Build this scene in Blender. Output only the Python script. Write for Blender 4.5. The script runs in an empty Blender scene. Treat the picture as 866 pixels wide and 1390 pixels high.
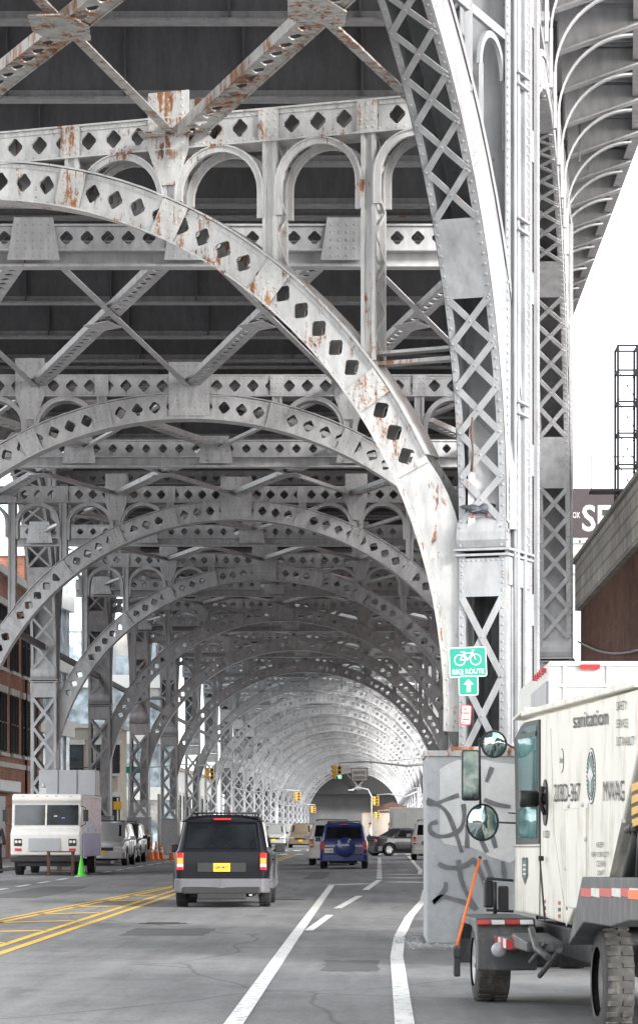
import bpy, math, random
from mathutils import Vector, Matrix
random.seed(7)
R = math.radians
scene = bpy.context.scene
COL = scene.collection
FPX = 4000.0          # focal length in pixels of the 866 px wide photograph
EYE = 1.5

def px(p, y, D):
    """a point seen at p,y of the photograph at the distance D (metres)"""
    return Vector(((p-515.0)*D/FPX, D, EYE+(1123.0-y)*D/FPX))

# ------------------------------------------------------------------ materials
def new_mat(name):
    m = bpy.data.materials.new(name); m.use_nodes = True
    nt = m.node_tree
    b = nt.nodes.get('Principled BSDF')
    return m, nt, b

def ramp(nt, fac, stops):
    r = nt.nodes.new('ShaderNodeValToRGB')
    e = r.color_ramp.elements
    while len(e) < len(stops): e.new(0.5)
    for i, (p, c) in enumerate(stops):
        e[i].position = p
        e[i].color = (c, c, c, 1) if isinstance(c, (int, float)) else (*c, 1)
    nt.links.new(fac, r.inputs[0]); return r.outputs[0]

def noise(nt, vec, scale, detail=5, rough=.6, dist=0):
    n = nt.nodes.new('ShaderNodeTexNoise')
    n.inputs['Scale'].default_value = scale; n.inputs['Detail'].default_value = detail
    n.inputs['Roughness'].default_value = rough; n.inputs['Distortion'].default_value = dist
    if vec is not None: nt.links.new(vec, n.inputs['Vector'])
    return n.outputs['Fac']

def wpos(nt, scale=(1, 1, 1)):
    g = nt.nodes.new('ShaderNodeNewGeometry')
    m = nt.nodes.new('ShaderNodeMapping'); m.inputs['Scale'].default_value = scale
    nt.links.new(g.outputs['Position'], m.inputs['Vector']); return m.outputs[0]

def opos(nt, scale=(1, 1, 1)):
    g = nt.nodes.new('ShaderNodeTexCoord')
    m = nt.nodes.new('ShaderNodeMapping'); m.inputs['Scale'].default_value = scale
    nt.links.new(g.outputs['Object'], m.inputs['Vector']); return m.outputs[0]

def mix(nt, f, a, b, mode='MIX'):
    m = nt.nodes.new('ShaderNodeMix'); m.data_type = 'RGBA'; m.blend_type = mode
    def put(sock, v):
        if isinstance(v, tuple): sock.default_value = (*v, 1) if len(v) == 3 else v
        elif isinstance(v, (int, float)): sock.default_value = v
        else: nt.links.new(v, sock)
    put(m.inputs[0], f); put(m.inputs[6], a); put(m.inputs[7], b)
    return m.outputs[2]

def math_n(nt, op, a, b):
    m = nt.nodes.new('ShaderNodeMath'); m.operation = op
    for i, v in enumerate((a, b)):
        if isinstance(v, (int, float)): m.inputs[i].default_value = v
        else: nt.links.new(v, m.inputs[i])
    return m.outputs[0]

def bump(nt, b, h, strength=.3, dist=.02):
    n = nt.nodes.new('ShaderNodeBump'); n.inputs['Strength'].default_value = strength
    n.inputs['Distance'].default_value = dist
    nt.links.new(h, n.inputs['Height']); nt.links.new(n.outputs[0], b.inputs['Normal'])

def flat(name, col, rough=.6, metal=0, var=.25, vs=3.0, dirt=None, dirt_amt=.5, spec=.5, coat=0):
    """painted or plain surface with uneven tone and a little dirt"""
    m, nt, b = new_mat(name)
    n = noise(nt, opos(nt), vs, 6, .65)
    v = ramp(nt, n, [(.3, 1-var), (.7, 1+0*var)])
    c = mix(nt, 1.0, tuple(col), v, 'MULTIPLY')
    if dirt:
        d = ramp(nt, noise(nt, opos(nt, (1, 1, .35)), vs*2.3, 8, .7), [(.5, 0.), (.72, dirt_amt)])
        c = mix(nt, d, c, tuple(dirt))
    nt.links.new(c, b.inputs['Base Color'])
    b.inputs['Roughness'].default_value = rough; b.inputs['Metallic'].default_value = metal
    b.inputs['Specular IOR Level'].default_value = spec
    if coat: b.inputs['Coat Weight'].default_value = coat; b.inputs['Coat Roughness'].default_value = .05
    return m

def steel(name, col, rust_lo, rust_hi, grime=.35, rough=.5):
    """painted riveted steel: soot mottling, rust breaking through in runs"""
    m, nt, b = new_mat(name)
    big = noise(nt, wpos(nt), .55, 4, .6)
    fine = noise(nt, wpos(nt, (1, 1, .3)), 5.5, 8, .7)
    tone = ramp(nt, fine, [(.3, 1-grime), (.62, 1.0)])
    c = mix(nt, 1.0, tuple(col), tone, 'MULTIPLY')
    c = mix(nt, ramp(nt, big, [(.42, .0), (.7, .45)]), c, tuple(x*.55 for x in col))
    bay = noise(nt, wpos(nt), .09, 3, .6)
    c = mix(nt, 1.0, c, ramp(nt, bay, [(.38, .80), (.62, 1.10)]), 'MULTIPLY')
    # rust: patches x streaks
    rp = noise(nt, wpos(nt), 1.3, 7, .75, .4)
    rs = noise(nt, wpos(nt, (4, 4, .55)), 2.6, 8, .75)
    r = math_n(nt, 'MULTIPLY', rp, rs)
    f = ramp(nt, r, [(rust_lo, 0.0), (rust_hi, 1.0)])
    rc = ramp(nt, fine, [(.35, (.045, .014, .006)), (.5, (.23, .08, .018)), (.66, (.38, .17, .045))])
    c = mix(nt, f, c, rc)
    nt.links.new(c, b.inputs['Base Color'])
    b.inputs['Roughness'].default_value = rough
    b.inputs['Metallic'].default_value = .0
    bump(nt, b, fine, .12, .01)
    return m

M = {}
M['steel'] = steel('painted_steel', (.53, .535, .55), .345, .43, .4)
M['steel_rust'] = steel('rusting_painted_steel', (.53, .535, .535), .300, .338, .4)
M['steel_gusset'] = steel('rusting_gusset_steel', (.54, .54, .53), .252, .30, .4)
M['steel_clean'] = steel('fresh_painted_steel', (.36, .37, .385), .335, .42, .38, .5)
M['steel_dark'] = steel('shade_toned_steel', (.155, .155, .165), .42, .52, .35, .7)  # ceiling shade put into the colour; the paint itself matches the rest
M['flange'] = steel('floor_flange_steel', (.42, .42, .43), .33, .45, .4, .6)  # paler than the floor beams, darker than the main steel
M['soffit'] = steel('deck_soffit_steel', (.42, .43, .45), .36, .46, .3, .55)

def concrete(name, col, sc=1.0, crack=.2):
    m, nt, b = new_mat(name)
    n1 = noise(nt, wpos(nt, (1, 1, .4)), 1.4*sc, 8, .7)
    n2 = noise(nt, wpos(nt), 14*sc, 6, .7)
    c = mix(nt, 1.0, tuple(col), ramp(nt, n1, [(.3, .72), (.68, 1.08)]), 'MULTIPLY')
    c = mix(nt, 1.0, c, ramp(nt, n2, [(.35, 1-crack), (.6, 1.0)]), 'MULTIPLY')
    nt.links.new(c, b.inputs['Base Color']); b.inputs['Roughness'].default_value = .85
    bump(nt, b, n2, .3, .01)
    return m
M['concrete'] = concrete('pier_concrete', (.36, .37, .38))
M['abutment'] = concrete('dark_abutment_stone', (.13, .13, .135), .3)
M['pier_face'] = concrete('painted_pier', (.40, .415, .43), .8, .12)
M['patch'] = concrete('overpaint_patch', (.64, .65, .64), 1.0, .08)
M['sidewalk'] = concrete('sidewalk_concrete', (.42, .41, .395), .8)
M['kerb'] = concrete('kerb_stone', (.45, .44, .42), 1)

def asphalt():
    m, nt, b = new_mat('asphalt')
    g = noise(nt, wpos(nt), 22, 8, .8)
    st = noise(nt, wpos(nt, (2.4, .12, 1)), 1.2, 7, .65)
    pa = noise(nt, wpos(nt, (1, .35, 1)), .35, 5, .6)
    c = ramp(nt, g, [(.32, (.12, .12, .122)), (.66, (.23, .23, .232))])
    c = mix(nt, 1.0, c, ramp(nt, st, [(.30, .78), (.5, .98), (.70, 1.14)]), 'MULTIPLY')
    c = mix(nt, 1.0, c, ramp(nt, pa, [(.36, .72), (.5, 1.0), (.62, 1.15)]), 'MULTIPLY')
    mm = noise(nt, wpos(nt, (1, .5, 1)), 3.2, 8, .75)
    c = mix(nt, 1.0, c, ramp(nt, mm, [(.34, .84), (.5, 1.0), (.66, 1.10)]), 'MULTIPLY')
    sp_ = noise(nt, wpos(nt, (1, .45, 1)), 1.1, 2, .4)
    c = mix(nt, ramp(nt, sp_, [(.66, 0.), (.71, .35)]), c, (.05, .05, .05))
    # tar seams
    v = nt.nodes.new('ShaderNodeTexVoronoi'); v.feature = 'DISTANCE_TO_EDGE'
    v.inputs['Scale'].default_value = .22
    nz = nt.nodes.new('ShaderNodeTexNoise'); nz.inputs['Scale'].default_value = .25
    nt.links.new(wpos(nt), nz.inputs['Vector'])
    ad = nt.nodes.new('ShaderNodeVectorMath'); ad.operation = 'ADD'
    nt.links.new(wpos(nt, (1, .5, 1)), ad.inputs[0]); nt.links.new(nz.outputs['Color'], ad.inputs[1])
    nt.links.new(ad.outputs[0], v.inputs['Vector'])
    c = mix(nt, ramp(nt, v.outputs['Distance'], [(.0015, .6), (.005, 0.)]), c, (.035, .035, .037))
    nt.links.new(c, b.inputs['Base Color']); b.inputs['Roughness'].default_value = .75
    b.inputs['Specular IOR Level'].default_value = .4
    bump(nt, b, g, .5, .01)
    return m
M['asphalt'] = asphalt()

def worn_paint(name, col, under=(.12, .12, .123)):
    m, nt, b = new_mat(name)
    n = noise(nt, wpos(nt), 9, 8, .75)
    c = mix(nt, ramp(nt, n, [(.37, 1.), (.46, 0.)]), tuple(col), under)
    nt.links.new(c, b.inputs['Base Color']); b.inputs['Roughness'].default_value = .6
    return m
M['line_white'] = worn_paint('worn_white_road_paint', (.72, .72, .70))
M['line_yellow'] = worn_paint('worn_yellow_road_paint', (.68, .42, .05))

def brick(name, c1, c2, mortar, sc=1.0, rot=True):
    m, nt, b = new_mat(name)
    tc = nt.nodes.new('ShaderNodeTexCoord')
    sep = nt.nodes.new('ShaderNodeSeparateXYZ'); nt.links.new(tc.outputs['Object'], sep.inputs[0])
    ad = math_n(nt, 'ADD', sep.outputs[0], sep.outputs[1])
    cm = nt.nodes.new('ShaderNodeCombineXYZ'); nt.links.new(ad, cm.inputs[0]); nt.links.new(sep.outputs[2], cm.inputs[1])
    t = nt.nodes.new('ShaderNodeTexBrick'); nt.links.new(cm.outputs[0], t.inputs['Vector'])
    t.inputs['Scale'].default_value = sc
    t.inputs['Color1'].default_value = (*c1, 1); t.inputs['Color2'].default_value = (*c2, 1)
    t.inputs['Mortar'].default_value = (*mortar, 1)
    t.inputs['Brick Width'].default_value = .42; t.inputs['Row Height'].default_value = .15
    t.inputs['Mortar Size'].default_value = .014
    n = noise(nt, wpos(nt), 1.1, 7, .7)
    c = mix(nt, 1.0, t.outputs['Color'], ramp(nt, n, [(.3, .6), (.65, 1.1)]), 'MULTIPLY')
    nt.links.new(c, b.inputs['Base Color']); b.inputs['Roughness'].default_value = .9
    return m
M['brick_red'] = brick('red_brick', (.42, .165, .095), (.32, .12, .07), (.30, .24, .20), 1.2)
M['brick_brown'] = brick('dark_brown_brick', (.25, .13, .095), (.18, .09, .07), (.15, .10, .08), 1.0)
M['block'] = brick('parapet_block', (.72, .70, .64), (.62, .60, .54), (.38, .37, .34), .35)
M['stone'] = flat('white_stone_trim', (.62, .60, .56), .8, 0, .25)
M['beige'] = flat('beige_render', (.50, .43, .36), .85, 0, .3, .6)
M['white_wall'] = flat('white_wall_paint', (.78, .77, .74), .8, 0, .15, .5)
M['billboard'] = flat('dark_billboard', (.045, .032, .035), .6, 0, .3)

def glass(name, col, rough=.08, metal=0.0, spec=.8):
    m, nt, b = new_mat(name)
    n = noise(nt, opos(nt), 1.6, 3, .5)
    c = mix(nt, 1.0, tuple(col), ramp(nt, n, [(.35, .55), (.65, 1.3)]), 'MULTIPLY')
    nt.links.new(c, b.inputs['Base Color'])
    b.inputs['Roughness'].default_value = rough; b.inputs['Metallic'].default_value = metal
    b.inputs['Specular IOR Level'].default_value = spec
    return m
M['tower_glass'] = glass('curtain_wall_glass', (.50, .59, .64), .12, .2)
M['window_dark'] = glass('dark_window_glass', (.03, .035, .04), .1)
M['car_glass'] = glass('tinted_car_glass', (.010, .012, .014), .04, 0, .35)
M['teal_glass'] = glass('teal_cab_glass', (.10, .25, .25), .06)
def mirror_mat():
    m, nt, b = new_mat('mirror_glass')
    n = noise(nt, opos(nt), 9, 5, .6, .5)
    c = ramp(nt, n, [(.35, (.22, .32, .32)), (.62, (.55, .64, .63))])
    nt.links.new(c, b.inputs['Base Color']); b.inputs['Metallic'].default_value = 1; b.inputs['Roughness'].default_value = .06
    return m
M['mirror'] = mirror_mat()
M['black'] = flat('black_car_paint', (.008, .009, .012), .3, 0, .2, spec=.22, coat=0)
M['blue'] = flat('dark_blue_car_paint', (.012, .035, .17), .25, 0, .15, coat=.8)
M['silver'] = flat('silver_car_paint', (.42, .42, .42), .3, .3, .1, coat=.5)
M['grey_car'] = flat('dark_grey_car_paint', (.035, .036, .042), .3, .2, .1, coat=.6)
M['white_car'] = flat('white_car_paint', (.70, .70, .68), .35, 0, .1, coat=.5)
M['tan_car'] = flat('tan_car_paint', (.25, .19, .13), .35, .1, .1, coat=.5)
M['grey_clad'] = flat('grey_plastic_cladding', (.12, .12, .13), .5, 0, .2)
M['rubber'] = flat('tyre_rubber', (.022, .022, .023), .85, 0, .3, 8)
M['rubber_dusty'] = flat('dusty_tyre_rubber', (.06, .058, .056), .9, 0, .35, 9, (.2, .19, .17), .5)
M['rim'] = flat('alloy_rim', (.45, .45, .46), .35, .6, .2)
M['red_lens'] = flat('red_lens', (.55, .015, .02), .2, 0, .1, coat=.5)
M['amber_lens'] = flat('amber_lens', (.75, .32, .05), .2, 0, .1)
M['clear_lens'] = flat('clear_lens', (.75, .75, .72), .15, 0, .15, coat=.5)
M['plate_yellow'] = flat('yellow_plate', (.85, .48, .02), .4, 0, .05)
M['plate_white'] = flat('white_plate', (.8, .8, .78), .4, 0, .05)
M['ink'] = flat('black_lettering', (.012, .013, .02), .5, 0, .1)
M['ink_blue'] = flat('navy_lettering', (.03, .05, .16), .5, 0, .1)
M['chrome'] = flat('bright_metal', (.6, .6, .6), .25, .9, .1)
M['van_white'] = flat('dirty_white_van_paint', (.72, .71, .68), .45, 0, .15, 2, (.42, .38, .32), .35)
M['sweeper_white'] = flat('dirty_cream_sweeper_paint', (.74, .72, .65), .42, 0, .16, 1.5, (.30, .25, .18), .8)
M['sweeper_grey'] = flat('scuffed_dark_grey_steel', (.075, .08, .085), .55, 0, .45, 4, (.20, .18, .16), .7)
M['matte_black'] = flat('matte_black_plastic', (.018, .018, .02), .55, 0, .3, 5)
M['tape_red'] = flat('red_reflective_tape', (.55, .05, .045), .4, 0, .25, 9)
M['tape_white'] = flat('white_reflective_tape', (.7, .7, .66), .4, 0, .25, 9)
M['orange'] = flat('orange_plastic', (.85, .17, .02), .45, 0, .15)
M['lime'] = flat('lime_plastic', (.09, .55, .05), .45, 0, .15)
M['yellow'] = flat('signal_yellow_paint', (.62, .36, .02), .45, 0, .15)
M['sign_green'] = flat('sign_green', (.0, .26, .18), .4, 0, .12)
M['sign_white'] = flat('sign_white', (.66, .67, .66), .4, 0, .06)
M['emblem_green'] = flat('emblem_green', (.0, .12, .09), .4, 0, .1)
M['sign_red'] = flat('sign_red', (.55, .03, .04), .4, 0, .1)
M['galv'] = flat('galvanised_steel', (.5, .51, .52), .45, .4, .2)
M['grey_panel'] = flat('grey_panel_metal', (.42, .43, .45), .5, .1, .15, 1)
M['purple'] = flat('purple_van_wrap', (.30, .22, .72), .45, 0, .3, 1.5)
def wrap_mat():
    m, nt, b = new_mat('colourful_van_mural')
    n = noise(nt, opos(nt, (1, 1, 1)), 2.3, 4, .6, 1.2)
    c = ramp(nt, n, [(.30, (.10, .12, .5)), (.42, (.35, .45, .8)), (.50, (.8, .75, .8)), (.58, (.75, .25, .3)), (.68, (.8, .6, .4)), (.8, (.25, .2, .6))])
    nt.links.new(c, b.inputs['Base Color']); b.inputs['Roughness'].default_value = .45
    return m
M['mural'] = wrap_mat()
M['wood'] = flat('brown_table_wood', (.12, .06, .04), .7, 0, .4)
M['graffiti'] = flat('grey_spray_paint', (.17, .175, .185), .7, 0, .45, 7)
M['cloth_dark'] = flat('dark_clothing', (.03, .032, .04), .9, 0, .3)
M['cloth_white'] = flat('pale_clothing', (.6, .6, .6), .9, 0, .2)
M['skin'] = flat('skin', (.42, .25, .17), .6, 0, .1)
M['hair'] = flat('dark_hair', (.02, .016, .012), .8, 0, .2)
M['feather'] = flat('pigeon_feathers', (.07, .08, .10), .6, 0, .5, 25)
M['blue_plastic'] = flat('blue_plastic', (.03, .12, .5), .5, 0, .2)

def emit(name, col, s):
    m, nt, b = new_mat(name)
    b.inputs['Base Color'].default_value = (*col, 1)
    b.inputs['Emission Color'].default_value = (*col, 1); b.inputs['Emission Strength'].default_value = s
    return m
M['lit_green'] = emit('lit_green_lens', (.05, .9, .45), 2.0)
M['lit_amber'] = emit('lit_amber_beacon', (1, .55, .05), 1.2)
M['dark_lens'] = flat('unlit_signal_lens', (.05, .03, .02), .4)
M['lit_head'] = emit('lit_headlamp', (1, .9, .7), 3)

# ------------------------------------------------------------------ mesh builder
class MB:
    def __init__(s): s.v = []; s.f = []; s.sm = []
    def add(s, vs, fs, smooth=False):
        o = len(s.v); s.v += [tuple(v) for v in vs]
        s.f += [tuple(i+o for i in f) for f in fs]; s.sm += [smooth]*len(fs)
    def quad(s, a, b, c, d): s.add([a, b, c, d], [(0, 1, 2, 3)])
    def box(s, c, d, rz=0, ry=0, rx=0):
        m = Matrix.Translation(Vector(c))
        if rz or ry or rx:
            m = m @ Matrix.Rotation(rz, 4, 'Z') @ Matrix.Rotation(ry, 4, 'Y') @ Matrix.Rotation(rx, 4, 'X')
        x, y, z = d[0]/2, d[1]/2, d[2]/2
        vs = [m @ Vector(p) for p in ((-x,-y,-z),(x,-y,-z),(x,y,-z),(-x,y,-z),(-x,-y,z),(x,-y,z),(x,y,z),(-x,y,z))]
        s.add(vs, [(0,3,2,1),(4,5,6,7),(0,1,5,4),(1,2,6,5),(2,3,7,6),(3,0,4,7)])
    def bar(s, p0, p1, w, t, up=(0, 0, 1)):
        """bar of width w (across) and thickness t (along up)"""
        p0 = Vector(p0); p1 = Vector(p1); d = (p1-p0)
        if d.length < 1e-6: return
        d.normalize(); up = Vector(up)
        a = d.cross(up)
        if a.length < 1e-4: a = d.cross(Vector((1, 0, 0)))
        a.normalize(); n = a.cross(d).normalized()
        vs = []
        for p in (p0, p1):
            for i, j in ((-1,-1),(1,-1),(1,1),(-1,1)): vs.append(p+a*(i*w/2)+n*(j*t/2))
        s.add(vs, [(0,1,2,3),(7,6,5,4),(0,4,5,1),(1,5,6,2),(2,6,7,3),(3,7,4,0)])
    def tube(s, pts, r, n=8, cap=True):
        pts = [Vector(p) for p in pts]; rs = r if isinstance(r, (list, tuple)) else [r]*len(pts)
        vs = []; prev = None
        for i, p in enumerate(pts):
            d = (pts[min(i+1, len(pts)-1)]-pts[max(i-1, 0)]).normalized()
            if prev is None:
                a = d.cross(Vector((0, 0, 1)))
                if a.length < .05: a = d.cross(Vector((1, 0, 0)))
            else: a = prev-d*prev.dot(d)
            a.normalize(); prev = a; b = d.cross(a)
            for k in range(n):
                t = 2*math.pi*k/n; vs.append(p+(a*math.cos(t)+b*math.sin(t))*rs[i])
        fs = []
        for i in range(len(pts)-1):
            for k in range(n):
                k2 = (k+1) % n; fs.append((i*n+k, i*n+k2, (i+1)*n+k2, (i+1)*n+k))
        s.add(vs, fs, True)
        if cap:
            o = len(s.v)-len(vs)
            s.f += [tuple(o+k for k in reversed(range(n))), tuple(o+(len(pts)-1)*n+k for k in range(n))]; s.sm += [False]*2
    def disc(s, c, axis, r, t, n=20, r2=None):
        c = Vector(c); a = Vector(axis).normalized()
        s.tube([c-a*t/2, c+a*t/2], [r, r if r2 is None else r2], n)
    def lathe(s, c, axis, prof, n=20):
        c = Vector(c); a = Vector(axis).normalized()
        u = a.cross(Vector((0, 0, 1)))
        if u.length < .05: u = a.cross(Vector((1, 0, 0)))
        u.normalize(); w = a.cross(u); vs = []
        for (h, r) in prof:
            for k in range(n):
                t = 2*math.pi*k/n; vs.append(c+a*h+(u*math.cos(t)+w*math.sin(t))*r)
        fs = [(i*n+k, i*n+(k+1) % n, (i+1)*n+(k+1) % n, (i+1)*n+k) for i in range(len(prof)-1) for k in range(n)]
        s.add(vs, fs, True)
    def prism(s, poly, off):
        """polygon (3-D points) swept by the vector off"""
        off = Vector(off); n = len(poly); a = [Vector(p) for p in poly]; b = [p+off for p in a]
        s.add(a+b, [tuple(reversed(range(n))), tuple(range(n, 2*n))]+[(i, (i+1) % n, n+(i+1) % n, n+i) for i in range(n)])
    def rivet(s, p, n, r=.022):
        p = Vector(p); n = Vector(n).normalized(); a = n.cross(Vector((0, 0, 1)))
        if a.length < .1: a = n.cross(Vector((1, 0, 0)))
        a.normalize(); b = n.cross(a)
        vs = [p+(a*math.cos(k*math.pi/3)+b*math.sin(k*math.pi/3))*r for k in range(6)]+[p+n*r*.85]
        s.add(vs, [(k, (k+1) % 6, 6) for k in range(6)], True)
    def build(s, name, mat, parent=None, bevel=0, autos=None):
        me = bpy.data.meshes.new(name); me.from_pydata(s.v, [], s.f)
        me.polygons.foreach_set('use_smooth', s.sm); me.materials.append(mat); me.update()
        o = bpy.data.objects.new(name, me); COL.objects.link(o)
        if parent is not None: o.parent = parent
        if bevel:
            md = o.modifiers.new('bevel', 'BEVEL'); md.width = bevel; md.segments = 2; md.limit_method = 'ANGLE'; md.angle_limit = R(35)
        return o

def tag(o, label=None, cat=None, group=None, kind=None):
    if label: o['label'] = label
    if cat: o['category'] = cat
    if group: o['group'] = group
    if kind: o['kind'] = kind
    return o
def empty(name, loc=(0, 0, 0), rz=0):
    o = bpy.data.objects.new(name, None); COL.objects.link(o)
    o.location = loc; o.rotation_euler.z = rz; o.empty_display_size = .2
    return o
KIDS = {}
def copy_tree(o, parent=None, kids=None):
    c = o.copy(); COL.objects.link(c)
    if parent is not None: c.parent = parent
    for ch in o.children: copy_tree(ch, c)
    return c

def text_mesh(txt, name, mat, parent, org, xdir, zdir, w, h, weight=0.0, thick=.004):
    """lettering fitted into a w x h box whose lower left corner is org"""
    cu = bpy.data.curves.new('txt', 'FONT'); cu.body = txt; cu.extrude = 0; cu.offset = weight; cu.resolution_u = 3
    cu.align_x = 'CENTER' if '\n' in txt else 'LEFT'
    ob = bpy.data.objects.new('txt', cu); COL.objects.link(ob)
    me = bpy.data.meshes.new_from_object(ob)
    bpy.data.objects.remove(ob); bpy.data.curves.remove(cu)
    xs = [v.co.x for v in me.vertices]; ys = [v.co.y for v in me.vertices]
    x0, x1, y0, y1 = min(xs), max(xs), min(ys), max(ys)
    X = Vector(xdir).normalized(); Z = Vector(zdir).normalized(); N = X.cross(Z)
    mb = MB()
    org = Vector(org)
    vs = [org+X*((v.co.x-x0)/(x1-x0)*w)+Z*((v.co.y-y0)/(y1-y0)*h)+N*thick for v in me.vertices]
    fs = [tuple(p.vertices) for p in me.polygons]
    mb.add(vs, fs)
    bpy.data.meshes.remove(me)
    return mb.build(name, mat, parent)

def holed(mb, P, u0, u1, v0, v1, pitch, a, b, nrm, th=.03, solid=False):
    """web plate between u0..u1, v0..v1 of the surface P(u,v) pierced by rounded diamond holes"""
    n = max(1, round(abs(u1-u0)/pitch)); du = (u1-u0)/n; vc = (v0+v1)/2
    for i in range(n):
        ua = u0+i*du; ub = ua+du; uc = (ua+ub)/2
        if solid:
            mb.add([P(ua, v0), P(ub, v0), P(ub, v1), P(ua, v1)], [(0, 1, 2, 3)]); continue
        ca, cb = a*.17, b*.17; sg = 1 if du > 0 else -1
        H = [(a,-cb),(a,cb),(ca,b),(-ca,b),(-a,cb),(-a,-cb),(-ca,-b),(ca,-b)]
        hp = [P(uc+x*sg, vc+y) for x, y in H]
        O = [P(ub, vc-cb), P(ub, vc+cb), P(uc+ca*sg, v1), P(uc-ca*sg, v1), P(ua, vc+cb), P(ua, vc-cb), P(uc-ca*sg, v0), P(uc+ca*sg, v0)]
        C = [P(ub, v1), P(ua, v1), P(ua, v0), P(ub, v0)]
        back = [Vector(q)-Vector(nrm)*th for q in hp]
        vs = hp+O+C+back; fs = []
        for k in range(8):
            k2 = (k+1) % 8
            if k % 2 == 0: fs.append((8+k, 8+k2, k2, k))
            else: fs.append((8+k, 16+(k//2), 8+k2, k2, k))
            fs.append((k, k2, 20+k2, 20+k))
        mb.add(vs, fs)

def lattice(mb, L, Rr, n, nrm, w=.085, t=.014, riv=0):
    """crossed flat bars between the edge curves L(i/n) and R(i/n)"""
    for i in range(n):
        a, b = i/n, (i+1)/n
        nv = Vector(nrm(a) if callable(nrm) else nrm)
        mb.bar(L(a), Rr(b), w, t, nv)
        mb.bar(Vector(Rr(a))+nv*t*1.1, Vector(L(b))+nv*t*1.1, w, t, nv)
        if riv:
            mb.rivet((Vector(L(a))+Vector(Rr(b)))/2+nv*t*1.7, nv, riv)
            for q in (L(a), Rr(a)): mb.rivet(Vector(q)+nv*t*1.8, nv, riv)
# ================================================================== THE VIADUCT
ZS = 2.7; RM = 7.45
viaduct = empty('viaduct')
tag(viaduct, 'grey riveted steel road viaduct whose arches form a tunnel over the street', 'viaduct')
NODES = [1.8, 3.27, 4.72, 6.12]

def arch_P(y, zs=ZS):
    return lambda u, v: Vector((math.sin(u/RM)*(RM+v), y, zs+math.cos(u/RM)*(RM+v)))

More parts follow.
